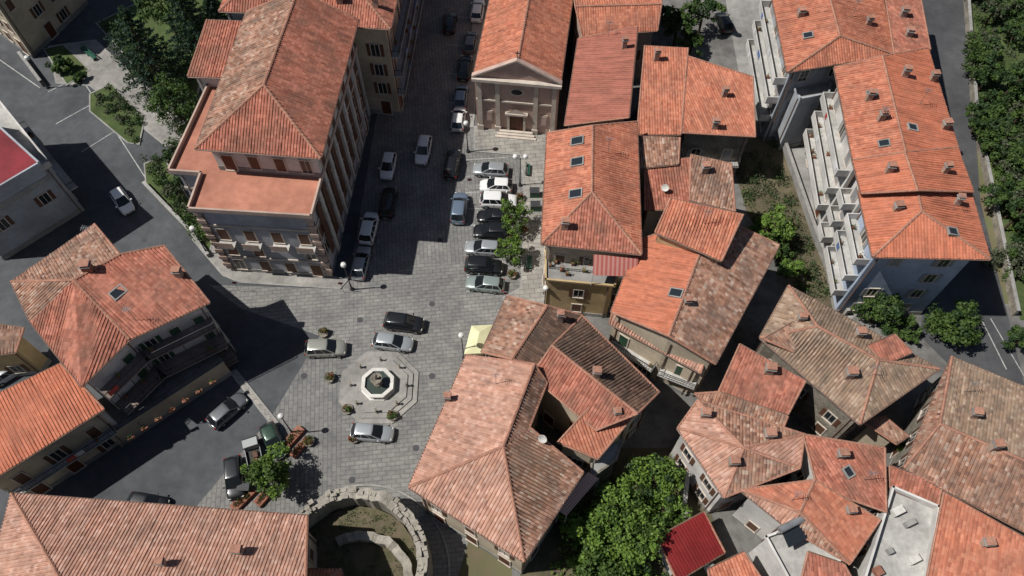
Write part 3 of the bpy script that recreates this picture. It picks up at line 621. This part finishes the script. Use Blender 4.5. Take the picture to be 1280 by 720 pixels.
t=P(436,706,5); tw=empty('round_stone_tower',(t.x,t.y,0))
ringwall(t.x,t.y,6.9,5.9,5.0,'ruin',-40,190,72,cap='ruin',jit=.02,slope=1.2).build('outer_wall',tw)
mb=MB()
for i in range(150):
    a=math.radians(U(-38,188)); r=U(5.95,6.85); c=Vector((t.x+r*math.cos(a),t.y+r*math.sin(a),4.7)); mb.box(c+Z*U(0,.15),Vector((math.cos(a),math.sin(a),0)),Vector((-math.sin(a),math.cos(a),0)),U(.2,.5),U(.25,.6),U(.3,.7),'ruin')
mb.build('loose_capping_stones',tw)
ringwall(t.x+.6,t.y-1.6,5.0,4.2,3.4,'ruin',0,120,60,cap='ruin',jit=.03,slope=1).build('inner_apse',tw)
mb=MB(); f=[Vector((t.x+5.85*math.cos(a*math.pi/12),t.y+5.85*math.sin(a*math.pi/12),2.2)) for a in range(24)]; mb.face(f,'earth')
for i in range(170): a=U(0,6.28);r=5.6*math.sqrt(R()); leaves(mb,Vector((t.x+r*math.cos(a),t.y+r*math.sin(a),2.28)),.4,12,.1,random.choice(['oliv','lf','oliv']),.3)
mb.build('overgrown_floor',tw)
mb=ringwall(t.x,t.y,8.6,8.42,.16,'kerb',-50,110,cap='kerb'); mb.build('curved_kerb')
# ---------- fountain
fc=P(474,484); ft=empty('fountain',fc); mb=MB(); c=fc
mb.ring(c,[(4.4,0),(4.4,.14),(3.8,.14),(3.8,.28),(3.2,.28),(3.2,.42),(0,.42)],'pave',8,math.pi/8); mb.build('stepped_base',ft)
mb=MB(); mb.ring(c,[(1.85,.42),(1.85,.55),(1.65,.6),(1.65,1.1),(1.8,1.15),(1.8,1.25),(1.4,1.25),(1.4,.6)],'white2',8,math.pi/8); mb.build('basin',ft)
mb=MB(); mb.ring(c,[(1.4,1.0),(0,1.0)],'water',8,math.pi/8); mb.build('water',ft)
mb=MB(); mb.ring(c,[(.45,.6),(.45,1.2),(.3,1.3),(.18,1.5),(.15,2.0),(.25,2.1),(.6,2.25),(.64,2.33),(.5,2.31),(.15,2.2),(.12,2.7),(.2,2.85),(.12,3.05),(0,3.15)],'stone',12); mb.build('pedestal_and_bowl',ft)
mb=MB()
for i in range(8):
    a=i*math.pi/4; q=c+Vector((2.9*math.cos(a),2.9*math.sin(a),.42)); mb.ring(q,[(.16,0),(.16,.1),(.1,.15),(.1,.6),(.16,.68),(0,.75)],'stone',8)
mb.build('bollards',ft)
# ---------- vegetation
def tree(name,u,v,r,h,kinds=('lf','lfd'),dens=1.0,leaf=.2,flat=.85,pos=None):
    p=pos if pos else P(u,v,h*.6); p=Vector((p.x,p.y,0)); mb=MB()
    th=h-r*1.2*flat; th=max(.6,th); O=Vector((0,0,0)); lean=Vector((U(-.2,.2),U(-.2,.2),0))
    mb.cyl(O,lean+Z*th,.06*r+.07,.04*r+.05,'bark',7)
    cz=h-r*flat
    ncl=int(26*dens*max(1,(r/1.8)**1.6))
    for i in range(ncl):
        a=U(0,6.28); ph=math.asin(U(-.5,1)); rr=r*U(.45,.98)*(1+.2*math.sin(a*3+r*7))
        c=Vector((rr*math.cos(a)*math.cos(ph),rr*math.sin(a)*math.cos(ph),cz+rr*flat*math.sin(ph)))
        if i<9: mb.cyl(lean+Z*th*U(.6,1),c,.03*r+.02,.015,'bark',5,False)
        k=kinds[0] if (R()<.62) else kinds[1]
        cr=U(.18,.36)*min(r,3)*.9; leaves(mb,c,cr,int(52*dens),leaf,k,.8)
    return mb.build(name,loc=p)
def conifer(name,u,v,r,h,pos=None,kinds=('con','lfd')):
    p=pos if pos else P(u,v,h*.5); p=Vector((p.x,p.y,0)); mb=MB(); mb.cyl(Vector((0,0,0)),Z*h*.97,.28,.04,'bark',7)
    z=h*.14
    while z<h:
        f=1-z/h; rr=r*f**.8; k=max(5,int(11*f+3)); a0=U(0,6)
        for i in range(k):
            a=a0+i*6.283/k+U(-.2,.2); L=rr*U(.75,1.1); tip=Vector((L*math.cos(a),L*math.sin(a),z-L*.15))
            mb.cyl(Z*z,tip,.05,.01,'bark',4,False)
            for s in range(2,7): leaves(mb,(Z*z).lerp(tip,s/6),.2+.1*L*(.6),14,.2,kinds[0] if R()<.7 else kinds[1],.35)
        z+=h*.06
    return mb.build(name,loc=p)
def mass(name,px,h,n,kinds,size=.2,z0=0,bump=.8):
    pts=[P(*p,0) for p in px]; xs=[p.x for p in pts]; ys=[p.y for p in pts]; mb=MB(); c=0;tr=0
    while c<n and tr<n*20:
        tr+=1; x=U(min(xs),max(xs)); y=U(min(ys),max(ys)); ins=False
        for i in range(len(pts)):
            a=pts[i];b=pts[(i+1)%len(pts)]
            if (a.y>y)!=(b.y>y) and x<(b.x-a.x)*(y-a.y)/(b.y-a.y)+a.x: ins=not ins
        if not ins: continue
        c+=1; hh=h*(.55+.6*abs(math.sin(x*1.3)*math.cos(y*1.1+x*.4)))
        leaves(mb,Vector((x,y,z0+hh*U(.35,.9))),bump,36,size,random.choice(kinds),.7)
    return mb.build(name)
conifer('cedar_tree',178,60,5.2,13); conifer('cedar_tree',235,25,4.5,12); conifer('cedar_tree',268,18,3,9)
tree('broadleaf_tree',215,125,3.0,6,('lf','lfd'),1.2); tree('broadleaf_tree',75,78,1.5,2.6); tree('broadleaf_tree',205,8,3.2,8,('lf','lfd'))
tree('shrub',98,95,.9,1.4); tree('shrub',212,192,1.2,2.4,('lfd','oliv')); tree('shrub',216,232,1.5,2.6,('oliv','lfd'))
mass('hedge',[(182,206),(196,200),(262,300),(256,312),(222,270)],1.5,70,['lfd','lf','oliv'],.16,0,.6)
mass('hedge',[(112,120),(138,107),(180,150),(172,180)],.7,60,['lfd','oliv'],.16,0,.5)
mass('park_shrubs',[(130,30),(240,90),(215,130),(150,80)],1.6,70,['lfd','con'],.18)
mass('hedge',[(232,120),(250,125),(228,200),(212,195)],2.6,50,['lf','lfd'],.16,0,.6)
tree('street_tree',643,270,1.8,4.2,('lfl','lf'),1.2,.16); tree('street_tree',640,311,1.65,3.9,('lfl','lf'),1.2,.16)
tree('broadleaf_tree',338,590,2.4,5,('lf','lfl'),1.4,.18)
tree('broadleaf_tree',848,32,2.6,6,('lf','lfd'),1.2); tree('broadleaf_tree',880,15,2.2,6,('lfd','lf')); tree('shrub',830,18,1.6,3); tree('shrub',866,52,1.6,3.5,('lf','lfd'))
tree('broadleaf_tree',965,285,2.4,5,('lfl','lf'),1.2); tree('shrub',990,335,1.6,3.4,('lfl','lf')); tree('shrub',975,315,1.4,3,('lf','lfd'))
tree('broadleaf_tree',1103,385,2.6,5,('lf','lfd'),1.2); tree('broadleaf_tree',1196,405,2.6,4.6,('lf','lfd'),1.3); tree('shrub',1135,410,1.5,2.6,('lf','lfd'))
for u,v,r,h in((820,600,2.8,6),(775,640,3.0,7),(745,665,2.5,5.4),(800,675,2.7,6.2),(760,710,2.6,4.5),(722,655,1.8,4),(830,640,2,4.5),(735,700,2,3.4),(795,705,1.8,3)): tree('garden_tree',u,v,r,h,random.choice([('lfl','lf'),('lf','lfl'),('lfl','lfd')]),1.1,.2)
mass('garden_undergrowth',[(700,620),(845,570),(860,740),(690,740)],1.0,120,['lf','lfd','lfl'],.18)
for i in range(34):
    v=-40+i*11; u=1206+v*.14+U(0,68); tree('olive_tree',u,v,U(1.5,2.8),U(3,5.5),random.choice([('oliv','lfd'),('lf','oliv'),('lfd','lf'),('oliv','lf')]),1.0,.2)
mass('hedge',[(1232,180),(1250,178),(1300,340),(1278,345)],1.8,110,['lfl','lf'],.16)
mass('bank_undergrowth',[(1206,-40),(1320,-40),(1320,330),(1250,200)],1.2,330,['oliv','lfd','lf'],.18)
tree('fig_tree',1150,575,1.8,4,('lf','oliv')); tree('fig_tree',1185,570,1.6,6,('oliv','lf')); 
tree('garden_tree',1275,425,1.5,3)
mass('weeds',[(915,190),(968,180),(1010,300),(1040,380),(985,360),(930,250)],.8,130,['oliv','lf','lfd'],.15)
# ---------- planters
def planter(u,v,r=.55,k=('lf','redl')):
    p=P(u,v); mb=MB(); mb.ring(Vector((0,0,.016)),[(r*.75,0),(r,.45),(r*.9,.45),(r*.85,.38),(0,.38)],'stone',10)
    for i in range(9): leaves(mb,Vector((U(-.3,.3),U(-.3,.3),U(.5,.85))),.3,26,.11,random.choice(k),.8)
    mb.build('planter',loc=p)
for u,v in((413,474),(435,513),(491,521),(405,418),(387,553),(443,549),(640,345),(655,290),(650,250)): planter(u,v,.6)
def bed(u0,v0,u1,v1,w=.9):
    a=P(u0,v0);b=P(u1,v1);c=(a+b)/2;d=(b-a).normalized();n=d.cross(Z);L=(b-a).length; mb=MB()
    mb.box(Z*.25,d,n,L,w,.45,'brick')
    for i in range(int(L*7)): leaves(mb,d*U(-L/2+.2,L/2-.2)+n*U(-.2,.2)+Z*U(.5,.75),.25,16,.1,random.choice(['redl','redl','lfd']),.7)
    mb.build('flower_bed',loc=Vector((c.x,c.y,.014)))
bed(292,638,318,612); bed(322,632,338,614); bed(356,560,378,536); bed(366,572,385,550,.6)
# ---------- street furniture
def lamp(u,v,h=5.5,arms=1,ang=0):
    p=P(u,v); mb=MB(); O=Vector((0,0,0)); mb.ring(O,[(.22,0),(.22,.25),(.12,.4),(.09,1.0),(.11,1.05),(.07,1.15)],'rail',10); mb.cyl(Z*1.1,Z*h,.07,.05,'rail',8)
    d=Vector((math.cos(ang),math.sin(ang),0))
    for s in ((0,) if arms==1 else (-1,1)):
        q=Z*h+d*s*.6
        if s: mb.cyl(Z*(h-.2),q,.03,.03,'rail',6)
        mb.ring(q,[(.1,0),(.26,.1),(.32,.3),(.26,.5),(.1,.6),(0,.62)],'lampg',10)
    mb.build('street_lamp',loc=p)
lamp(366,542,4.6); lamp(580,448,5.2,1); lamp(650,232,5.2,2,0); lamp(585,190,5); lamp(440,362,5); lamp(260,318,5,1); lamp(60,110,5); lamp(680,390,5)
def bench(u,v,ang,k='gbench'):
    mb=MB(); d=Vector((math.cos(ang),math.sin(ang),0)); n=Z.cross(d)
    for i in range(3): mb.box(n*(i*.16-.16)+Z*.45,d,n,1.7,.12,.05,k)
    for i in range(2): mb.box(n*.28+Z*(.65+i*.18),d,n,1.7,.05,.12,k)
    for s in(-1,1): mb.box(d*s*.7+Z*.21,d,n,.08,.45,.42,'rail'); mb.box(d*s*.7+n*.32+Z*.5,d,n,.08,.06,.7,'rail')
    mb.build('park_bench',loc=P(u,v)+Z*.1)
for u,v,a in((108,66,-.7),(116,73,-.7),(170,78,-.8),(178,88,-.8),(190,100,-.8),(660,215,1.5),(662,330,1.5)): bench(u,v,a)
c=P(598,424,2.4); tp=empty('market_gazebo',(c.x,c.y,0)); mb=MB(); x=Vector((.97,.05,0));y=Vector((.2,.98,0)); hw,hl=1.15,1.7
cr=[c+x*a*hw+y*b*hl for a,b in((-1,-1),(1,-1),(1,1),(-1,1))]; top=[c+Z*.5-y*.6,c+Z*.5+y*.6]
mb.face([cr[0],cr[1],top[0]],'yellow');mb.face([cr[1],cr[2],top[1],top[0]],'yellow');mb.face([cr[2],cr[3],top[1]],'yellow');mb.face([cr[3],cr[0],top[0],top[1]],'yellow')
for i in range(4):
    a=cr[i];b=cr[(i+1)%4]; mb.face([a-Z*.25,b-Z*.25,b,a],'yellow')
mb.build('canopy',tp); mb=MB()
for q in cr: mb.cyl(Vector((q.x,q.y,0)),q-Z*.02,.035,.035,'railw',6)
mb.box(Vector((c.x,c.y,.75)),x,y,1.3,2.2,.06,'trim'); mb.build('poles_and_table',tp)
def bin_(u,v,k):
    mb=MB(); x=Vector((1,0,0)); y=Vector((0,1,0)); mb.box(Z*.6,x,y,1.1,.8,.95,k); mb.box(Z*1.12,x,y,1.18,.88,.1,'rail')
    for a in(-.45,.45):
        for b in(-.3,.3): mb.cyl(Vector((a-.05,b,.07)),Vector((a+.05,b,.07)),.07,.07,'rail',8)
    mb.build('rubbish_container',loc=P(u,v)+Z*.02)
for u,v,k in((668,245,'gbench'),(669,262,'gbench'),(308,612,'gbench')): bin_(u,v,k)
def sign(u,v):
    mb=MB(); mb.cyl(Z*0,Z*2.4,.03,.03,'metal',6); mb.cyl(Vector((0,-.03,2.2)),Vector((0,-.06,2.2)),.3,.3,'paint',14); mb.cyl(Vector((0,-.061,2.2)),Vector((0,-.066,2.2)),.22,.22,'redroof',14); mb.build('traffic_sign',loc=P(u,v))
for q in((430,366),(588,238),(300,365),(632,378)): sign(*q)
# ---------- cars
paints={}
def paint(name,c,metal=.3):
    if name not in paints:
        m,nt,b=nmat('car_paint_'+name); b.inputs['Base Color'].default_value=(*c,1); b.inputs['Metallic'].default_value=metal; b.inputs['Roughness'].default_value=.35; b.inputs['Coat Weight'].default_value=.8; b.inputs['Coat Roughness'].default_value=.08
        paints[name]=m
    return paints[name]
m,nt,b=nmat('car_glass'); b.inputs['Base Color'].default_value=(.012,.015,.018,1); b.inputs['Roughness'].default_value=.06; M['cg']=m
M['tyre']=mat('tyre_rubber',(.02,.02,.02),None,5,.9); M['hl']=mat('headlamp',(.6,.6,.58),None,5,.2); M['tl']=mat('tail_lamp',(.35,.01,.01),None,5,.3)
M['trimb']=mat('black_plastic',(.03,.03,.03),None,5,.6)
COL={'silver':(.36,.38,.39),'white':(.68,.68,.67),'black':(.015,.016,.018),'grey':(.14,.15,.16),'blue':(.16,.21,.28),'dgreen':(.03,.06,.04),'beige':(.32,.32,.28),'sgreen':(.28,.33,.31),'red':(.3,.02,.02)}
cache={}
def carmesh(col,kind):
    if (col,kind) in cache: return cache[(col,kind)]
    pk=paint(col,COL[col],.0 if col in('white','red') else .4); mb=MB()
    if kind=='hatch': st=[(-1.98,.5,.34,.55),(-1.95,.66,.28,.72),(-1.88,.76,.24,.86),(-1.7,.82,.22,.94),(-1.0,.85,.22,.96),(0,.86,.22,.95),(.8,.85,.22,.93),(1.25,.83,.22,.87),(1.6,.79,.22,.79),(1.82,.72,.23,.70),(1.95,.60,.27,.58),(2.0,.46,.32,.50)]; lo=(-1.85,.98,.76);up=(-1.4,.12,.60,1.46)
    elif kind=='suv': st=[(-2.22,.55,.4,.65),(-2.19,.72,.34,.9),(-2.1,.82,.3,1.02),(-1.9,.88,.28,1.08),(-1,.9,.28,1.08),(0,.9,.28,1.07),(.95,.9,.28,1.05),(1.5,.88,.28,1.0),(1.9,.83,.28,.93),(2.1,.74,.3,.82),(2.2,.60,.34,.66)]; lo=(-2.05,1.1,.82);up=(-1.7,.3,.66,1.68)
    else: st=[(-2.24,.5,.34,.58),(-2.2,.66,.28,.76),(-2.1,.78,.24,.9),(-1.8,.85,.22,.97),(-1.0,.87,.22,.97),(0,.87,.22,.95),(.9,.86,.22,.92),(1.4,.84,.22,.86),(1.8,.79,.22,.78),(2.05,.71,.23,.68),(2.18,.58,.27,.56)]; lo=(-2.0,1.0,.78);up=(-1.6,.12,.61,1.45)
    def sec(s):
        x,w,z0,z1=s; zm=z0+(z1-z0)*.55
        h=[(w*.92,z0),(w,z0+.08),(w*1.01,zm),(w*.975,z1-.09),(w*.9,z1-.02),(w*.7,z1+.015),(w*.35,z1+.035)]
        return [Vector((x,y,z)) for y,z in h]+[Vector((x,-y,z)) for y,z in h[::-1]]
    S=[sec(s) for s in st]
    for A,B in zip(S,S[1:]):
        n=len(A)
        for i in range(n): j=(i+1)%n; mb.face([A[i],A[j],B[j],B[i]],pk if i!=n-1 else 'trimb')
    mb.face(S[0][::-1],pk); mb.face(S[-1],pk)
    mid=[s for s in st if s[0]==0][0]
    belt=mid[3]; x0,x1,wl=lo; u0,u1,wu,zu=up; zl=belt-.02
    def lr(t): return x0+(x1-x0)*t, u0+(u1-u0)*t
    rl=lambda x,y,z: Vector((x,y,z))
    tt=[0,.06,.34,.37,.66,.69,.95,1.0]
    for s in(1,-1):
        for i in range(7):
            a,au=lr(tt[i]); b_,bu=lr(tt[i+1]); k=pk if i%2==0 else 'cg'
            q=[rl(a,s*wl,zl),rl(b_,s*wl,zl),rl(bu,s*wu,zu),rl(au,s*wu,zu)]
            mb.face(q if s<0 else q[::-1],k)
    for (xl,xu,sg) in((x1,u1,1),(x0,u0,-1)):
        bow=.10*sg
        for (ya,yb,ba,bb,ya2,yb2) in((-.93,0,0,bow,-.93,0),(0,.93,bow,0,0,.93)):
            q=[rl(xl+ba,wl*ya,zl),rl(xl+bb,wl*yb,zl),rl(xu+bb*.6,wu*yb2,zu),rl(xu+ba*.6,wu*ya2,zu)]
            mb.face([p+Vector((.02*sg,0,.012)) for p in (q if sg>0 else q[::-1])],'cg')
        q=[rl(xl,-wl,zl),rl(xl,wl,zl),rl(xu,wu,zu),rl(xu,-wu,zu)]; mb.face(q if sg>0 else q[::-1],pk)
    ra=[rl(u0,-wu,zu),rl(u1,-wu,zu),rl(u1+.06,0,zu),rl(u1,wu,zu),rl(u0,wu,zu),rl(u0-.06,0,zu)]
    rings=[ra]
    for ins,dz in((.05,.035),(.14,.06),(.3,.075)):
        rings.append([rl(p.x+(-ins if p.x>0 else ins) if abs(p.x-u0)>.8 else p.x+ins, p.y-(ins if p.y>0 else -ins if p.y<0 else 0),zu+dz) for p in ra])
    for A,B in zip(rings,rings[1:]):
        for j in range(6): mb.face([A[j],A[(j+1)%6],B[(j+1)%6],B[j]],pk)
    mb.face(rings[-1],pk)
    xf,xr=(1.28,-1.25) if kind!='suv' else (1.4,-1.35); wr=.31 if kind!='suv' else .36; w=mid[1]
    for x in(xf,xr):
        for s in(-1,1):
            mb.cyl(Vector((x,s*(w-.2),wr)),Vector((x,s*(w+.02),wr)),wr,wr,'tyre',14); mb.cyl(Vector((x,s*(w+.021),wr)),Vector((x,s*(w+.03),wr)),wr*.6,wr*.55,'metal',10)
    X=Vector((1,0,0));Yv=Vector((0,1,0)); e=st[-2]; r=st[2]
    for s in(-1,1):
        mb.box(Vector((e[0]-.14,s*e[1]*.82,e[3]-.03)),X,Yv,.3,.24,.12,'hl'); mb.box(Vector((r[0]-.0,s*r[1]*.92,r[3]-.14)),X,Yv,.14,.16,.24,'tl')
        mb.box(Vector((x1-.2,s*(wl+.17),zl+.06)),X,Yv,.13,.2,.12,pk)
    mb.box(Vector((st[-1][0]-.03,0,.42)),X,Yv,.14,.9,.14,'trimb'); mb.box(Vector((st[-1][0]+.045,0,.42)),X,Yv,.02,.5,.11,'paint'); mb.box(Vector((st[0][0]-.0,0,.5)),X,Yv,.05,.5,.11,'paint')
    for x_ in(.45,-.5): 
        for s in(-1,1): mb.box(Vector((x_,s*w*1.0,zl-.38)),X,Yv,.015,.03,.6,'trimb')
    o=mb.build('parked_car'); me=o.data; bpy.data.objects.remove(o)
    bm=bmesh.new(); bm.from_mesh(me); bmesh.ops.remove_doubles(bm,verts=bm.verts,dist=.0005)
    for f_ in bm.faces: f_.smooth=True
    bm.to_mesh(me); bm.free()
    try: me.set_sharp_from_angle(angle=math.radians(38))
    except Exception: pass
    cache[(col,kind)]=me; return me
def car(u,v,ang,col,kind='hatch',name='parked_car'):
    me=carmesh(col,kind); o=bpy.data.objects.new(name,me); p=P(u,v,.8); o.location=(p.x,p.y,.02); o.rotation_euler=(0,0,math.radians(ang)); scene.collection.objects.link(o)
for c in [(613,211,175,'silver','wagon'),(620,231,177,'white','hatch'),(623,250,-3,'white','suv'),(617,270,176,'black','hatch'),(615,289,178,'black','suv'),(604,309,175,'silver','wagon'),(605,332,-5,'black','suv'),(606,354,173,'sgreen','wagon'),
 (574,259,86,'blue','suv'),(565,204,84,'black','suv'),(529,186,-96,'white','wagon'),(485,206,-95,'white','hatch'),(573,147,86,'white','hatch'),(576,119,86,'blue','hatch'),(581,83,85,'black','wagon'),(588,51,85,'grey','hatch'),(597,11,85,'white','wagon'),(562,27,86,'black','hatch'),
 (461,284,84,'white','suv'),(451,327,84,'silver','wagon'),(485,252,85,'black','suv'),(505,403,-8,'black','suv'),(491,427,-8,'silver','wagon'),(407,435,2,'beige','suv'),(465,540,-5,'silver','wagon'),(152,250,-52,'white','hatch'),(284,512,48,'grey','wagon'),(293,597,-75,'black','suv'),(341,550,-60,'dgreen','hatch'),(184,628,-10,'black','hatch'),(905,26,100,'black','hatch'),(10,463,40,'silver','hatch')]: car(*c)
mb=MB(); X=Vector((1,0,0));Yv=Vector((0,1,0)); pk=paint('truck',(.35,.37,.36),0)
mb.box(Vector((-.7,0,.72)),X,Yv,2.3,1.5,.12,'trimb')
for s in(-1,1): mb.box(Vector((-.7,s*.73,.95)),X,Yv,2.3,.05,.35,pk)
mb.box(Vector((-1.83,0,.95)),X,Yv,.05,1.41,.35,pk)
q=[(.45,.35),(1.75,.35),(1.8,.95),(1.35,1.65),(.5,1.7)]
A=[Vector((x,.72,z)) for x,z in q];B=[Vector((x,-.72,z)) for x,z in q]
mb.face(A[::-1],pk);mb.face(B,pk)
for i in range(5): j=(i+1)%5; mb.face([A[i],A[j],B[j],B[i]],'cg' if i==2 else pk)
for s in(-1,1): mb.box(Vector((1.0,s*.725,1.28)),X,Yv,.6,.03,.4,'cg')
for x in(-1.2,1.2):
    for s in(-1,1): mb.cyl(Vector((x,s*.5,.3)),Vector((x,s*.74,.3)),.3,.3,'tyre',12)
for i in range(8): mb.box(Vector((U(-1.5,.1),U(-.45,.45),U(.85,1.1))),X,Yv,U(.3,.6),U(.3,.5),U(.2,.4),random.choice(['shut','conc','bark','brick']))
o=mb.build('utility_pickup',loc=P(318,568,.6)*1); o.location.z=.02; o.rotation_euler=(0,0,math.radians(110))
def lowwall(pxs,h,k='stone',name='boundary_wall'):
    mb=MB()
    for a,b in zip(pxs,pxs[1:]):
        A=P(*a);B=P(*b);d=(B-A);L=d.length;d.normalize(); mb.box((A+B)/2+Z*h/2,d,d.cross(Z),L,.3,h,k); mb.box((A+B)/2+Z*(h+.04),d,d.cross(Z),L+.05,.4,.08,'kerb')
    mb.build(name)
lowwall([(182,232),(240,292),(262,322)],.7); lowwall([(1204,-20),(1216,150),(1266,395)],1.2,'stone'); lowwall([(975,175),(1018,300),(1056,395)],1.2,'conc'); lowwall([(55,108),(28,72)],1.0); lowwall([(860,560),(850,640),(905,760)],2.2,'white')
# ---------- light
sx,sy=.99,.10; el=math.radians(56)
Ld=Vector((sx*math.cos(el),sy*math.cos(el),-math.sin(el)))
sun=bpy.data.lights.new('sun','SUN'); sun.energy=5.0; sun.angle=math.radians(.5); sun.color=(1,.965,.91)
so=bpy.data.objects.new('sun',sun); so.rotation_euler=Ld.to_track_quat('-Z','Y').to_euler(); so.location=(-40,0,90); scene.collection.objects.link(so)
w=bpy.data.worlds.new("World"); scene.world=w; w.use_nodes=True; nt=w.node_tree; bg=nt.nodes['Background']; bg.inputs[1].default_value=.05
sk=nt.nodes.new('ShaderNodeTexSky'); sk.sky_type='NISHITA'; sk.sun_disc=False; sk.sun_elevation=el; sk.sun_rotation=math.atan2(-sx,-sy); nt.links.new(sk.outputs[0],bg.inputs[0])
scene.view_settings.view_transform='Standard'; scene.view_settings.look='None'; scene.view_settings.exposure=0
cam=bpy.data.cameras.new('camera'); cam.sensor_width=36; cam.lens=36*FP/1280; cam.clip_end=5000; co=bpy.data.objects.new('camera',cam)
co.location=(0,0,HC); co.rotation_euler=(math.radians(30),0,0); scene.collection.objects.link(co); scene.camera=co
